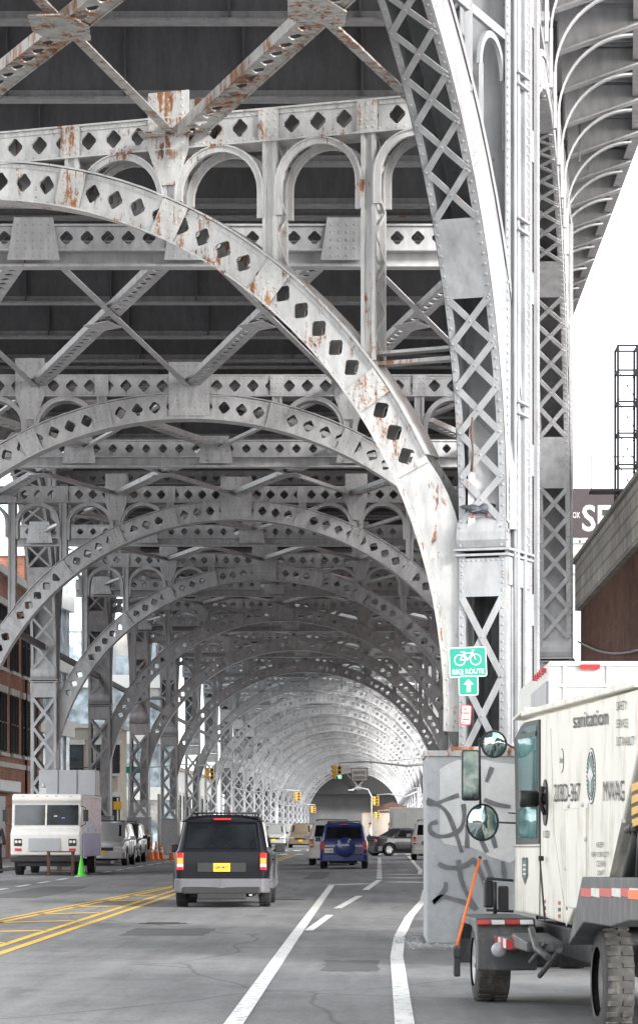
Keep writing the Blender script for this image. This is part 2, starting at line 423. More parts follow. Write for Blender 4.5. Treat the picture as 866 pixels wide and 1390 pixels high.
def make_transverse_arch(near, rust):
    """rib (returned) with chord, posts, small arches and gussets under it; local origin on the ground"""
    m_rib = M['steel_rust'] if rust else M['steel']
    mg = M['steel_gusset'] if rust else M['steel']
    rib = MB(); W = .25
    A0 = R(64.5)*RM
    for y, s in ((-.21, -1), (.21, 1)):
        P = arch_P(y)
        holed(rib, P, -A0, A0, -W, W, .36, .115, .125, (0, s, 0), .04)
        for sg in (-1, 1):                      # solid springing, widening into the column
            n = 14
            for i in range(n):
                t0 = A0+(R(92)*RM-A0)*i/n; t1 = A0+(R(92)*RM-A0)*(i+1)/n
                def ex(t):
                    p = P(sg*t, 0); e = (t/RM-R(64.5))/R(27.5)
                    xo = abs(P(t, W).x)
                    xo = xo+(7.45-xo)*min(1, e*1.9)
                    return Vector((sg*xo, y, P(t, W).z))
                rib.add([P(sg*t0, -W), P(sg*t1, -W), ex(t1), ex(t0)], [(0, 1, 2, 3)])
    # flanges in four strips, proud of the webs
    n = 66; A1 = R(92)*RM
    for i in range(n):
        t0 = -A1+2*A1*i/n; t1 = -A1+2*A1*(i+1)/n
        for (v, th, yw, inner) in ((-W-.012, .024, .27, 0), (W+.012, .024, .27, 1)):
            if inner and max(abs(t0), abs(t1)) > A0+.12: continue
            a0 = arch_P(-yw)(t0, v); b0 = arch_P(yw)(t0, v); a1 = arch_P(-yw)(t1, v); b1 = arch_P(yw)(t1, v)
            a2 = arch_P(-yw)(t0, v+th); b2 = arch_P(yw)(t0, v+th); a3 = arch_P(-yw)(t1, v+th); b3 = arch_P(yw)(t1, v+th)
            rib.add([a0, b0, b1, a1, a2, b2, b3, a3], [(0,1,2,3),(4,5,6,7),(0,3,7,4),(1,2,6,5)])
        # angle legs lying on the webs
        for sy in (-1, 1):
            for v0, v1 in ((-W, -W+.055), (W-.055, W)):
                if v1 > 0 and max(abs(t0), abs(t1)) > A0+.3: continue
                P = arch_P(sy*.225)
                rib.add([P(t0, v0), P(t1, v0), P(t1, v1), P(t0, v1)], [(0, 1, 2, 3)])
    # edge line where the pierced band meets the solid foot
    for sg in (-1, 1):
        P = arch_P(-.235); rib.bar(P(sg*A0, -W), P(sg*A0, W), .09, .02, (0, 1, 0))
    if near:
        for i in range(120):
            t = -A1+2*A1*(i+.5)/120; P = arch_P(-.227)
            rib.rivet(P(t, -W+.03), (0, -1, 0), .02)
            if abs(t) < A0: rib.rivet(P(t, W-.03), (0, -1, 0), .02)
    ribo = rib.build('transverse_arch', m_rib, viaduct)

    CZ0, CZ1 = ZS+7.67, ZS+8.07
    ch = MB()
    for y, s in ((-.2, -1), (.2, 1)):
        P = lambda u, v, y=y: Vector((u, y, v))
        holed(ch, P, -7.45, 7.45, CZ0, CZ1, .37, .115, .12, (0, s, 0), .04)
    for z in (CZ0-.012, CZ1+.012): ch.box((0, 0, z), (14.9, .52, .024))
    for sy in (-1, 1):
        for z in (CZ0+.03, CZ1-.03): ch.box((0, sy*.212, z), (14.9, .02, .055))
    if near:
        for i in range(124):
            x = -7.4+i*.12
            for z in (CZ0+.03, CZ1-.03): ch.rivet((x, -.223, z), (0, -1, 0), .019)
    ch.build('top_chord', m_rib, ribo)

    far_posts = MB()
    def post(mb, x, ztop):
        z0 = ZS+math.sqrt((RM+W)**2-x*x)-.02
        if ztop-z0 < .05: return
        for y in (-.19, .19):
            mb.box((x-.075, y, (z0+ztop)/2), (.05, .06, ztop-z0)); mb.box((x+.075, y, (z0+ztop)/2), (.05, .06, ztop-z0))
            mb.box((x, y*.9, (z0+ztop)/2), (.11, .012, ztop-z0))
        mb.box((x, 0, (z0+ztop)/2), (.014, .33, ztop-z0))
        if ztop-z0 > .8:
            k = max(2, int((ztop-z0)/.3))
            for i in range(k):
                a = z0+(ztop-z0)*i/k; b = z0+(ztop-z0)*(i+1)/k
                for sx in (-.1, .1):
                    mb.bar((x+sx, -.19*(1 if i % 2 else -1), a), (x+sx, .19*(1 if i % 2 else -1), b), .04, .01, (1, 0, 0))
    def small_arch(mb, xa, xb):
        xm = (xa+xb)/2; r = (abs(xb-xa))/2-.1; zc = CZ0-.03-r
        for y in (-.2, .2):
            for r0, r1, yy in ((r-.075, r, y),):
                prev = None
                pts = []
                leg = .38
                zl = lambda x: ZS+math.sqrt(max(0.01, (RM+W)**2-x*x))+.02
                for k in range(17):
                    a = math.pi*k/16
                    pts.append((xm+math.cos(a)*1.0, zc, a))
                seq = []
                for sgn, order in ((1, 0),):
                    za = max(zl(xm+r), zc-leg); zb = max(zl(xm-r), zc-leg)
                    if za < zc: seq.append(((xm+r0, za), (xm+r1, za)))
                    for k in range(17):
                        a = math.pi*k/16
                        pi = (xm+math.cos(a)*r0, zc+math.sin(a)*r0); po = (xm+math.cos(a)*r1, zc+math.sin(a)*r1)
                        if po[1] < zl(po[0])-.05: continue
                        seq.append((pi, po))
                    if zb < zc: seq.append(((xm-r0, zb), (xm-r1, zb)))
                for (i0, o0), (i1, o1) in zip(seq, seq[1:]):
                    if (Vector(i0)-Vector(i1)).length > .6: continue
                    f = yy-.03; g = yy+.03
                    V = [(i0[0],f,i0[1]),(o0[0],f,o0[1]),(o1[0],f,o1[1]),(i1[0],f,i1[1]),(i0[0],g,i0[1]),(o0[0],g,o0[1]),(o1[0],g,o1[1]),(i1[0],g,i1[1])]
                    mb.add(V, [(0,1,2,3),(7,6,5,4),(0,3,7,4),(1,5,6,2)])
                    # thin outer flange lip
                    c0 = (o0[0]+(o0[0]-i0[0])*.25, o0[1]+(o0[1]-i0[1])*.25); c1 = (o1[0]+(o1[0]-i1[0])*.25, o1[1]+(o1[1]-i1[1])*.25)
                    h0, h1 = yy-.06, yy+.06
                    V = [(o0[0],h0,o0[1]),(c0[0],h0,c0[1]),(c1[0],h0,c1[1]),(o1[0],h0,o1[1]),(o0[0],h1,o0[1]),(c0[0],h1,c0[1]),(c1[0],h1,c1[1]),(o1[0],h1,o1[1])]
                    mb.add(V, [(0,1,2,3),(7,6,5,4),(0,3,7,4),(1,5,6,2)])
    for s in (-1, 1):
        for x in NODES:
            p = MB(); post(p, s*x, CZ0-.02); p.build('spandrel_post', m_rib, ribo)
        for xa, xb in zip(NODES, NODES[1:]+[7.42]):
            p = MB(); small_arch(p, s*xa, s*xb); p.build('spandrel_arch', m_rib, ribo)
    # gussets, each a plate on the front and one on the back joined by a filler
    def gus(fn):
        g = MB(); fn(g); g.build('gusset_plate', mg, ribo)
    def both(g, pts, rv, r=.026):
        for y, s in ((-.245, -1), (.245, 1)):
            g.prism([(x, y, z) for x, z in pts], (0, s*.014, 0))
            for x, z in rv: g.rivet((x, y+s*.014, z), (0, s, 0), r)
    def centre(g):
        both(g, [(-.42, CZ0-.42), (.42, CZ0-.42), (.42, CZ1+.28), (-.42, CZ1+.28)], [(-.36+i*.12, CZ0-.36+j*.12) for i in range(7) for j in range(9)], .028)
    gus(centre)
    for sg in (-1, 1):
        for k, x in enumerate(NODES):
            big = k == 1; w = .14; hz = CZ1+.36
            def nodep(g, x=x, big=big):
                if big: both(g, [(sg*(x-.3), hz), (sg*(x+.3), hz), (sg*(x+.3), CZ0-.02), (sg*(x+.12), CZ0-.5), (sg*(x-.12), CZ0-.5), (sg*(x-.3), CZ0-.02)], [(sg*x+i*.1, CZ0+.05+j*.1) for i in (-2, 2, 0) for j in range(-3, 7)])
                else: both(g, [(sg*(x-w), CZ0), (sg*(x+w), CZ0), (sg*(x+w), CZ1), (sg*(x-w), CZ1)], [(sg*x+i*.09, CZ0+.05+j*.1) for i in (-1, 0, 1) for j in range(4)])
            gus(nodep)
            def ribp(g, x=x):
                u = math.asin(x/RM)*sg*RM
                for y, s in ((-.245, -1), (.245, 1)):
                    P = arch_P(y)
                    g.prism([P(u-.19, -W), P(u+.19, -W), P(u+.19, W), P(u-.19, W)], (0, s*.014, 0))
                    for i in range(-1, 2):
                        for j in range(-2, 3): g.rivet(P(u+i*.12, j*.1)+Vector((0, s*.014, 0)), (0, s, 0), .026)
            gus(ribp)
    return ribo

a_first = make_transverse_arch(True, True)
a_near = make_transverse_arch(True, False)
a_far = make_transverse_arch(False, False)
XC = -3.9
TH1 = R(20)
u1 = Vector((-math.cos(TH1), math.sin(TH1), 0)); v1 = Vector((-math.sin(TH1), -math.cos(TH1), 0))
BASE1 = Vector((1.1, 38.2, 0)); CEN1 = BASE1+u1*7.5-v1*.35
a_first.location = CEN1+Vector((0, 0, .30)); a_first.rotation_euler.z = -TH1
tag(a_first, 'nearest transverse arch, streaked orange with rust')
D0 = 60.7; DS = 19.8; NB = 22
bents = [(n, D0+DS*(n-2)) for n in range(2, NB+1)]
for k, (n, d) in enumerate(bents):
    if n == 2: o = a_near
    elif n <= 5: o = copy_tree(a_near, viaduct)
    elif n == 6: o = a_far
    else: o = copy_tree(a_far, viaduct)
    o.location = (XC, d, 0)

# ---------------- columns
def make_column(w, dep, zp, zc, near, mat, pier=True):
    """lattice column on its pier up to the cornice, with the post above it"""
    c = MB(); hw, hd = w/2, dep/2; N = (0, -1, 0)
    zt = zc-.05
    for sy in (-1, 1):
        y = sy*hd
        for sx in (-1, 1):
            c.box((sx*(hw-.045), y, (zp+zt)/2), (.09, .02, zt-zp))
            if near and sy < 0:
                for i in range(int((zt-zp)/.11)): c.rivet((sx*(hw-.045), y-.012, zp+.05+i*.11), N, .021)
    for sx in (-1, 1):
        c.box((sx*(hw-.012), 0, (zp+14)/2), (.02, dep-.03, 14-zp))      # side webs, full height
        for sy in (-1, 1): c.box((sx*(hw+.002), sy*(hd-.06), (zp+zt)/2), (.02, .1, zt-zp))
        if near:
            for sy in (-1, 1):
                for i in range(int((14-zp)/.115)): c.rivet((sx*(hw+.012), sy*(hd-.06), zp+.05+i*.115), (sx, 0, 0), .022)
    # post above the cornice
    for sy in (-1, 1):
        c.box((0, sy*(hd-.22), (zc+14)/2), (w-.04, .02, 14-zc))
        for sx in (-1, 1): c.box((sx*(hw+.014), sy*(hd-.28), (zc+14.0)/2), (.03, .12, 14-zc))
    # solid panels
    c.box((0, -hd-.004, zc-.36), (w-.02, .02, .5)); c.box((0, hd+.004, zc-.36), (w-.02, .02, .5))
    # flange and rounded cap
    c.box((0, 0, zc-.07), (w+.10, dep+.12, .03)); c.box((0, 0, zc+.0), (w+.12, dep+.14, .03))
    for sy in (-1, 1):
        pr = [(0, 0), (.05, .03), (.1, .12), (.105, .22), (.07, .33), (.0, .42)]
        for (a, z0), (b, z1) in zip(pr, pr[1:]):
            c.add([(-hw-.01, sy*(hd-.02+a), zc+z0), (hw+.01, sy*(hd-.02+a), zc+z0), (hw+.01, sy*(hd-.02+b), zc+z1), (-hw-.01, sy*(hd-.02+b), zc+z1)], [(0, 1, 2, 3)], True)
    for sx in (-1, 1):
        for k in range(3):
            for j in range(6):
                if near: c.rivet((sx*(hw+.03), -hd+.15+j*.14, zc-.16-k*.13), (sx, 0, 0), .018)
        c.box((sx*(hw+.014), 0, zc-.28), (.03, dep*.95, .36))
    if near:
        for i in range(9):
            c.rivet((-hw+.05+i*(w-.1)/8, -hd-.016, zc-.14), N, .018)
        for i in range(5):
            for sx in (-1, 1):
                c.rivet((sx*(hw-.04), -hd-.08, zc+.05+i*.08), N, .017); c.rivet((sx*(hw-.04), -hd-.016, zc-.2-i*.08), N, .017)
    co = c.build('column', mat, viaduct)
    l = MB(); n = max(2, round((zc-.62-zp)/(w*1.3)))
    for sy in (-1, 1):
        y = sy*(hd+.012)
        lattice(l, lambda t: (-hw+.05, y, zp+(zc-.62-zp)*t), lambda t: (hw-.05, y, zp+(zc-.62-zp)*t), n, (0, sy, 0), .085 if w < .8 else .10, .014, .018 if near else 0)
    l.build('lattice', mat, co)
    return co
cR = make_column(.64, 1.0, 2.42, 5.1, True, M['steel_clean'])
cR.location = Vector((1.337, 38.2, 0))-v1*.5; cR.rotation_euler.z = -TH1*1.0
COL1 = Vector(cR.location)
cR2 = make_column(.62, 1.0, 2.0, 4.95, True, M['steel'])
cRs = []
for n, d in bents:
    if n == 2: o = cR2; o.location = (3.64, d, 0); o.rotation_euler.z = -R(6)
    else:
        o = copy_tree(cR2, viaduct); o.location = (3.55, d, 0); o.rotation_euler.z = 0
cL = make_column(.86, 1.0, 1.9, 6.5, True, M['steel'])
for n, d in bents:
    o = cL if n == 2 else copy_tree(cL, viaduct)
    o.location = (-11.37, d, 0)
oL1 = copy_tree(cL, viaduct); oL1.location = CEN1+u1*7.6; oL1.rotation_euler.z = -TH1
COLL1 = Vector(oL1.location)

# piers
def pier(cx, cy, wx, wy, h, rz=0):
    p = MB(); p.box((0, 0, h/2), (wx, wy, h)); p.box((0, 0, h+.03), (wx+.03, wy+.03, .05))
    o = p.build('concrete_pier', M['concrete'], viaduct, bevel=.03); o.location = (cx, cy, 0); o.rotation_euler.z = rz
    return o
pierR = pier(1.48, 38.9, 1.76, 2.6, 2.42); pierR.data.materials[0] = M['pier_face']; pierR['label'] = 'near grey pier covered in dark graffiti'
ib_ = MB(); ib_.box((.0, 0, 2.44), (1.80, 2.66, .07)); ib_.box((.05, .0, 2.50), (1.2, 1.6, .08)); ib_.build('base_plate', M['steel_gusset'], pierR)
for n, d in bents:
    pier(3.6, d, 1.3, 1.9, 2.0)
    pier(-11.4, d, 1.05, 1.5, 1.9)
pier(COLL1.x, COLL1.y, 1.35, 1.9, 1.9, -TH1)

# service strips and clamp plates on the street side of the nearest column
cs = MB()
for yy in (-.12, .2): 
    cs.box((.36, yy, 8.2), (.03, .09, 11.5))
    for i in range(90): cs.rivet((.376, yy, 2.6+i*.125), (1, 0, 0), .022)
for zz in (6.9, 7.05, 9.3, 9.45, 11.2, 11.35): cs.box((.37, .02, zz), (.08, .5, .03))
cs.tube([(.375, -.3, 2.6), (.375, -.3, 14)], .022, 8)
cs.build('riser_strip', M['steel_clean'], cR)
rp_ = MB(); rp_.box((.02, .74, 8.2), (.46, .44, 11.6)); 
for xx in (-.26, .30):
    for yy in (.56, .92): rp_.box((xx, yy, 8.2), (.05, .10, 11.6))
for yy in (.56, .68, .80, .92):
    for i in range(96): rp_.rivet((.327 if yy in (.56, .92) else .253, yy, 2.55+i*.12), (1, 0, 0), .024)
for zz in (4.4, 6.4, 8.7, 10.6, 12.4): rp_.box((.262, .74, zz), (.03, .30, .42))
rp_.build('rear_post', M['steel_clean'], cR)
# ---------------- facade (lengthwise) arches
ZCR = 13.55
def facade(PA, PB, w, zc, near, mat, name='lengthwise_arch'):
    """arch between the columns at PA and PB (ground points), its soffit latticed"""
    PA = Vector(PA); PB = Vector(PB); d = (PB-PA); L = d.length; d.normalize()
    lat = Vector((d.y, -d.x, 0))                 # to the right of travel
    a = L/2-.5; z0 = zc+.36; b = ZCR-z0; hw = w/2
    def S(f, l, off=0.0):
        x = -a*math.cos(f); z = b*math.sin(f)
        nx, nz = -b*math.cos(f), a*math.sin(f)     # outward normal of the ellipse
        k = math.hypot(nx, nz); nx, nz = nx/k, nz/k
        return PA+d*(L/2+x+nx*off)+lat*l+Vector((0, 0, z0+z+nz*off))
    def Nn(f):
        return (S(f, 0, .5)-S(f, 0, 0)).normalized()
    dep = lambda f: .98-.42*math.sin(f)
    # arc-length table
    T = [0.0]; K = 240
    for i in range(K): T.append(T[-1]+(S(math.pi*(i+1)/K, 0)-S(math.pi*i/K, 0)).length)
    tot = T[-1]
    def F(s):
        s = max(0, min(tot, s))
        for i in range(K):
            if T[i+1] >= s: return math.pi*(i+(s-T[i])/max(1e-9, T[i+1]-T[i]))/K
        return math.pi
    rib = MB(); n = 56
    for i in range(n):
        f0, f1 = F(tot*i/n), F(tot*(i+1)/n)
        for l in (-hw+.01, hw-.01):
            rib.add([S(f0, l), S(f1, l), S(f1, l, dep(f1)), S(f0, l, dep(f0))], [(0, 1, 2, 3)])
        for l, sg in ((-hw, 1), (hw, -1)):         # soffit and extrados angles
            for o0, o1, e in ((-.012, 0, 0), (1, 1, 1)):
                pass
            for off in (0, 1):
                q0 = -.012 if not off else dep(f0)-.0; q1 = -.012 if not off else dep(f1)
                th = .02
                V = [S(f0, l, q0), S(f1, l, q1), S(f1, l+sg*.09, q1), S(f0, l+sg*.09, q0), S(f0, l, q0+th), S(f1, l, q1+th), S(f1, l+sg*.09, q1+th), S(f0, l+sg*.09, q0+th)]
                rib.add(V, [(0,1,2,3),(7,6,5,4),(0,4,5,1),(3,2,6,7)])
            # legs on the web faces
            lo = l-sg*.012
            rib.add([S(f0, lo, 0), S(f1, lo, 0), S(f1, lo, .09), S(f0, lo, .09)], [(0, 1, 2, 3)])
            rib.add([S(f0, lo, dep(f0)-.09), S(f1, lo, dep(f1)-.09), S(f1, lo, dep(f1)), S(f0, lo, dep(f0))], [(0, 1, 2, 3)])
    # inner diaphragm (the smooth plate seen through the lattice)
    for i in range(n):
        f0, f1 = F(tot*i/n), F(tot*(i+1)/n)
        rib.add([S(f0, -hw+.02, dep(f0)-.02), S(f1, -hw+.02, dep(f1)-.02), S(f1, hw-.02, dep(f1)-.02), S(f0, hw-.02, dep(f0)-.02)], [(0, 1, 2, 3)])
    if near:
        m = int(tot/.135)
        for i in range(m):
            f = F(tot*(i+.5)/m); N = Nn(f)
            for sx in (-1, 1):
                rib.rivet(S(f, sx*(hw-.04), -.014), -N, .026)
                rib.rivet(S(f, sx*(hw+.004), .045), lat*sx, .024)
                rib.rivet(S(f, sx*(hw+.004), dep(f)-.045), lat*sx, .024)
                if i % 16 in (7, 8, 9):
                    for q in range(1, 7): rib.rivet(S(f, sx*(hw-.008), .09+q*(dep(f)-.18)/7), lat*sx, .022)
    ro = rib.build(name, mat, viaduct)
    # lattice panels with solid plates between
    la = MB(); pl = MB()
    segs = [(0, .105, 'L'), (.105, .143, 'P'), (.143, .26, 'L'), (.26, .295, 'P'), (.295, .46, 'L'), (.46, .54, 'P'), (.54, .705, 'L'), (.705, .74, 'P'), (.74, .857, 'L'), (.857, .895, 'P'), (.895, 1, 'L')]
    for s0, s1, k in segs:
        if k == 'L':
            nn = max(2, round((s1-s0)*tot/(w*1.0)))
            Lf = lambda t: S(F(tot*(s0+(s1-s0)*t)), -hw+.05, -.02); Rf = lambda t: S(F(tot*(s0+(s1-s0)*t)), hw-.05, -.02)
            lattice(la, Lf, Rf, nn, lambda t: -Nn(F(tot*(s0+(s1-s0)*t))), .085, .014, .02 if near else 0)
        else:
            for i in range(6):
                g0 = F(tot*(s0+(s1-s0)*i/6)); g1 = F(tot*(s0+(s1-s0)*(i+1)/6))
                pl.add([S(g0, -hw+.04, -.018), S(g1, -hw+.04, -.018), S(g1, hw-.04, -.018), S(g0, hw-.04, -.018)], [(0, 1, 2, 3)])
    la.build('lattice', mat, ro); pl.build('cover_plate', mat, ro)
    # spandrel
    sp = MB(); ztop = 13.86
    def zext(x):                                  # extrados height at distance x from PA
        q = (x-L/2)/(a-.0)
        best = None
        for i in range(61):
            f = math.pi*i/60; p = S(f, 0, dep(f)); xx = (p-PA).dot(d)
            if best is None or abs(xx-x) < best[0]: best = (abs(xx-x), p.z)
        return best[1]
    posts = [1.9, 3.3] 
    xs = posts+[L-x for x in posts]
    for x in xs:
        z = zext(x); p = PA+d*x
        if z > ztop-.1: continue
        for l in (-hw+.05, hw-.05):
            sp.box((p.x+lat.x*l, p.y+lat.y*l, (z+ztop)/2), (.1, .1, ztop-z))
        nn = max(1, int((ztop-z)/.6))
        lattice(sp, lambda t: p+lat*(-hw+.08)+Vector((0, 0, z+(ztop-z)*t)), lambda t: p+lat*(hw-.08)+Vector((0, 0, z+(ztop-z)*t)), nn, -d, .05, .012)
    def small(x0, x1, zt):
        xm = (x0+x1)/2; r = abs(x1-x0)/2-.02
        for l in (-hw+.05, hw-.05):
            pr = None
            for k in range(0, 19):
                an = math.pi*k/18
                pi_ = PA+d*(xm+math.cos(an)*(r-.09))+lat*l+Vector((0, 0, zt-r+math.sin(an)*(r-.09)))
                po = PA+d*(xm+math.cos(an)*r)+lat*l+Vector((0, 0, zt-r+math.sin(an)*r))
                if pr: 
                    for dl in (0,): sp.prism([pr[0], pr[1], po, pi_], lat*(.05 if l < 0 else -.05))
                pr = (pi_, po)
            for xx in (x0+.06, x1-.06):
                q = PA+d*xx+lat*l; sp.box((q.x, q.y, zt-r-.45), (.06, .06, .9))
    edges = [.3, 1.9, 3.3]
    for e0, e1 in zip(edges, edges[1:]):
        small(e0, e1, ztop); small(L-e1, L-e0, ztop)
    small(.35, 1.45, 11.7); small(L-1.45, L-.35, 11.7)
    for s in (0, 1):
        for l in (-hw+.05, hw-.05):
            q0 = PA+d*(.3 if not s else L-.3)+lat*l; q1 = PA+d*(3.0 if not s else L-3.0)+lat*l
            sp.bar(q0+Vector((0, 0, 11.76)), q1+Vector((0, 0, 11.76)), .06, .12)
    sp.build('spandrel_frame', mat, ro)
    # top girder: latticed
    tg = MB()
    for z in (13.9, 14.42):
        for l in (-hw+.04, hw-.04): tg.bar(PA+lat*l+Vector((0, 0, z)), PB+lat*l+Vector((0, 0, z)), .09, .09)
    for l in (-hw+.01, hw-.01):
        P = lambda u, v, l=l: PA+d*u+lat*l+Vector((0, 0, v))
        holed(tg, P, 0, L, 13.95, 14.38, .40, .12, .12, lat*(1 if l > 0 else -1), .03)
    tg.build('top_girder', mat, ro)
    # sway brackets on the outer side
    return ro, PA, d, L, lat
C2 = Vector((3.64, 60.7, 0)); 
fac = []
C0 = COL1-(-v1)*19.8
fac.append(facade(C0, COL1, .64, 5.1, True, M['steel_clean']))
fac.append(facade(COL1, C2, .63, 5.0, True, M['steel']))
fr = facade(Vector((3.55, 0, 0)), Vector((3.55, 19.8, 0)), .62, 4.95, False, M['steel'])
fl = facade(Vector((-11.37, 0, 0)), Vector((-11.37, 19.8, 0)), .86, 6.5, False, M['steel'])
for i, (n, d) in enumerate(bents):
    for src, base in ((fr, 3.55), (fl, -11.37)):
        o = src[0] if i == 0 else copy_tree(src[0], viaduct)
        o.location = (0, d, 0)
facade(COLL1, Vector((-11.37, 60.7, 0)), .86, 6.5, False, M['steel'])
# column behind the camera's bay so the near rib has its other foot
o = copy_tree(cR, viaduct); o.location = C0; pier(C0.x, C0.y, 1.6, 2.2, 2.42, -TH1)

# ---------------- mid-bay chords, bracing, floor beams, deck
def edge_x(d):
    if d >= 58: return 5.15
    return 5.15-(58-d)*.083
mids = [(45.4, 1)]+[(d+9.9, 0) for n, d in bents]
for d, first in mids:
    c = MB(); xr = 4.6 if first else 7.3; cx = (xr-7.45)/2; ln = xr+7.45
    for y, s in ((-.2, -1), (.2, 1)):
        P = lambda u, v, y=y: Vector((u, y, v))
        holed(c, P, -7.45, xr, 10.38, 10.72, .40 if not first else .32, .10, .105, (0, s, 0), .03)
    for z in (10.36, 10.74): c.box((cx, 0, z), (ln, .5, .03))
    c.box((cx, 0, 10.14), (ln, .3, .04)); c.box((cx, 0, 10.25), (ln, .02, .2))
    xs = [0, -2.4, 2.4, -4.8, 4.8] if first else [0, -3.27, 3.27, -6.5, 6.5]
    for x in xs: (None if first and x > 2.5 else c.prism([(x-.4, -.26, 10.2), (x+.4, -.26, 10.2), (x+.3, -.26, 10.85), (x-.3, -.26, 10.85)], (0, .02, 0))); [c.rivet((x+i*.12, -.262, 10.26+j*.12), (0, -1, 0), .026) for i in range(-2, 3) for j in range(5) if not (first and x > 2.5)]
    o = c.build('mid_bay_chord', M['steel'], viaduct)
    o.location = (XC+(1.0 if first else 0), d, 0)

def brace_pair(mb, A, B, A2, B2, holes=True):
    """X of two flat bars in the horizontal plane (A-B and A2-B2)"""
    Z = Vector((0, 0, 1))
    for k, (p, q) in enumerate(((A, B), (A2, B2))):
        p = Vector(p); q = Vector(q); L = (q-p).length; dd = (q-p).normalized(); side = dd.cross(Z)
        z = Z*(-.03*k)
        if k == 0 and holes:
            P = lambda u, v: p+dd*u+side*v+z
            holed(mb, P, 0, L, -.15, .15, .42, .13, .085, -Z, .02)
            for s in (-1, 1): mb.bar(p+side*s*.155+Z*.05+z, q+side*s*.155+Z*.05+z, .02, .12)
        else:
            mb.bar(p+z, q+z, .12, .015); mb.bar(p+side*.055+Z*.06+z, q+side*.055+Z*.06+z, .015, .12)
    m = (Vector(A)+Vector(B))/2
    dd = (Vector(B)-Vector(A)).normalized(); s = dd.cross(Z)
    mb.prism([m-dd*.6-Z*.05, m+s*.35-Z*.05, m+dd*.6-Z*.05, m-s*.35-Z*.05], -Z*.015)
zb = 10.58
prevs = [(n, d) for n, d in bents]
for i, (n, d) in enumerate(bents):
    b = MB()
    xs = [-6.4, -3.2, 0, 3.2, 6.4]
    for (ya, yb) in (((d, d+9.9)), ((d+19.8, d+9.9))):
        for x0, x1 in zip(xs, xs[1:]):
            brace_pair(b, (XC+x0, ya, zb), (XC+x1, yb, zb), (XC+x1, ya, zb), (XC+x0, yb, zb), n < 9)
    b.build('lateral_bracing', M['steel'], viaduct)
b = MB()
xb = [-9.2, -7.06, -3.9, -.75, 2.4]; xm = [-7.7, -5.33, -2.9, -.51, 1.9]
for k in range(4):
    brace_pair(b, (xb[k], 60.7, zb), (xm[k+1], 45.4, zb), (xb[k+1], 60.7, zb), (xm[k], 45.4, zb))
b.build('lateral_bracing', M['steel'], viaduct)
# near bracing (rusty) reaching back over the camera from the first arch
b = MB(); z = ZS+7.77+.27+.12
Nn1 = CEN1+u1*(-3.27)+Vector((0, 0, z)); Aq = Vector((-3.7, 34.2, z)); Bq = Vector((-.71, 33.6, z))
def ray(p, q, t): return p+(q-p)*t
def hbar(p, q, holes, w=.17):
    Z = Vector((0, 0, 1)); L = (q-p).length; dd = (q-p).normalized(); side = dd.cross(Z)
    if holes:
        holed(b, lambda u, v: p+dd*u+side*v, 0, L, -w, w, .40, .14, .09, -Z, .02)
        for s in (-1, 1): b.bar(p+side*s*(w+.01)+Z*.05, q+side*s*(w+.01)+Z*.05, .02, .14)
    else:
        b.bar(p, q, .14, .016); b.bar(p+side*.06+Z*.07, q+side*.06+Z*.07, .016, .14)
hbar(Nn1, ray(Nn1, Aq, 2.0), False); hbar(Nn1+Vector((.1, 0, -.03)), ray(Nn1, Bq, 2.0)+Vector((.1, 0, -.03)), True)
l0 = Vector((-6.0, 39.6, z-.05)); hbar(l0, ray(l0, Vector((-3.75, 34.6, z-.05)), 2.0), True)
l1 = Vector((.5, 38.0, z-.06)); hbar(l1, ray(l1, Vector((-.71, 33.6, z-.06)), 2.0), False, .14)
for c in (Aq, Bq):
    b.prism([c+Vector(t_) for t_ in ((-.32, -.55, -.07), (.12, -.6, -.07), (.34, -.1, -.07), (.30, .5, -.07), (-.14, .58, -.07), (-.34, .1, -.07))], (0, 0, -.016))
    for i in range(-3, 4): b.rivet(c+Vector((i*.06, i*.13, -.087)), (0, 0, -1), .03); b.rivet(c+Vector((i*.06+.12, i*.1, -.087)), (0, 0, -1), .03)
ng = MB()
for s in (-1, 1): ng.prism([Nn1+Vector((s*.02, -.3, -.02)), Nn1+Vector((s*.5, -.5, -.02)), Nn1+Vector((s*.42, .2, -.02)), Nn1+Vector((s*.02, .2, -.02))], (0, 0, -.016))
ng.build('gusset_plate', M['steel_gusset'], a_first).matrix_parent_inverse = (Matrix.Translation(a_first.location) @ Matrix.Rotation(-TH1, 4, 'Z')).inverted()
b.build('lateral_bracing', M['steel_gusset'], viaduct)
# strut between the first arch's last post and the column, and beam of the floor truss
s_ = MB()
pa = CEN1+u1*(-6.12)+Vector((0, 0, ZS+4.65+.27)); s_.bar(pa, pa-u1*1.3+Vector((0, 0, .03)), .2, .05); s_.bar(pa+Vector((0, 0, .14)), pa-u1*1.3+Vector((0, 0, .17)), .2, .04)
s_.build('strut', M['steel_rust'], viaduct)

# floor beams
k = 0
d = 36.2
fb_list = []
while d < D0+DS*20+4:
    fb_list.append(d); d += 4.95
for n, d in bents[:5]: fb_list.append(d-.9)
for d in fb_list:
    f = MB(); x0 = -13.2; x1 = edge_x(d)-1.5
    L = x1-x0
    f.box(((x0+x1)/2, 0, 14.78), (L, .03, 1.35))
    for x in range(int(L/2.05)+1): f.box((x0+.6+x*2.05, -.07, 14.78), (.03, .12, 1.3))
    f.box(((x0+x1)/2, -.02, 15.42), (L, .14, .05))
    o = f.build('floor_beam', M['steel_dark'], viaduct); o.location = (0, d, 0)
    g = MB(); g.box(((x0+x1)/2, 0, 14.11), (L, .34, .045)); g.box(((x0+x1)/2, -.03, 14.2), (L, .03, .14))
    g.build('bottom_flange', M['flange'], o)
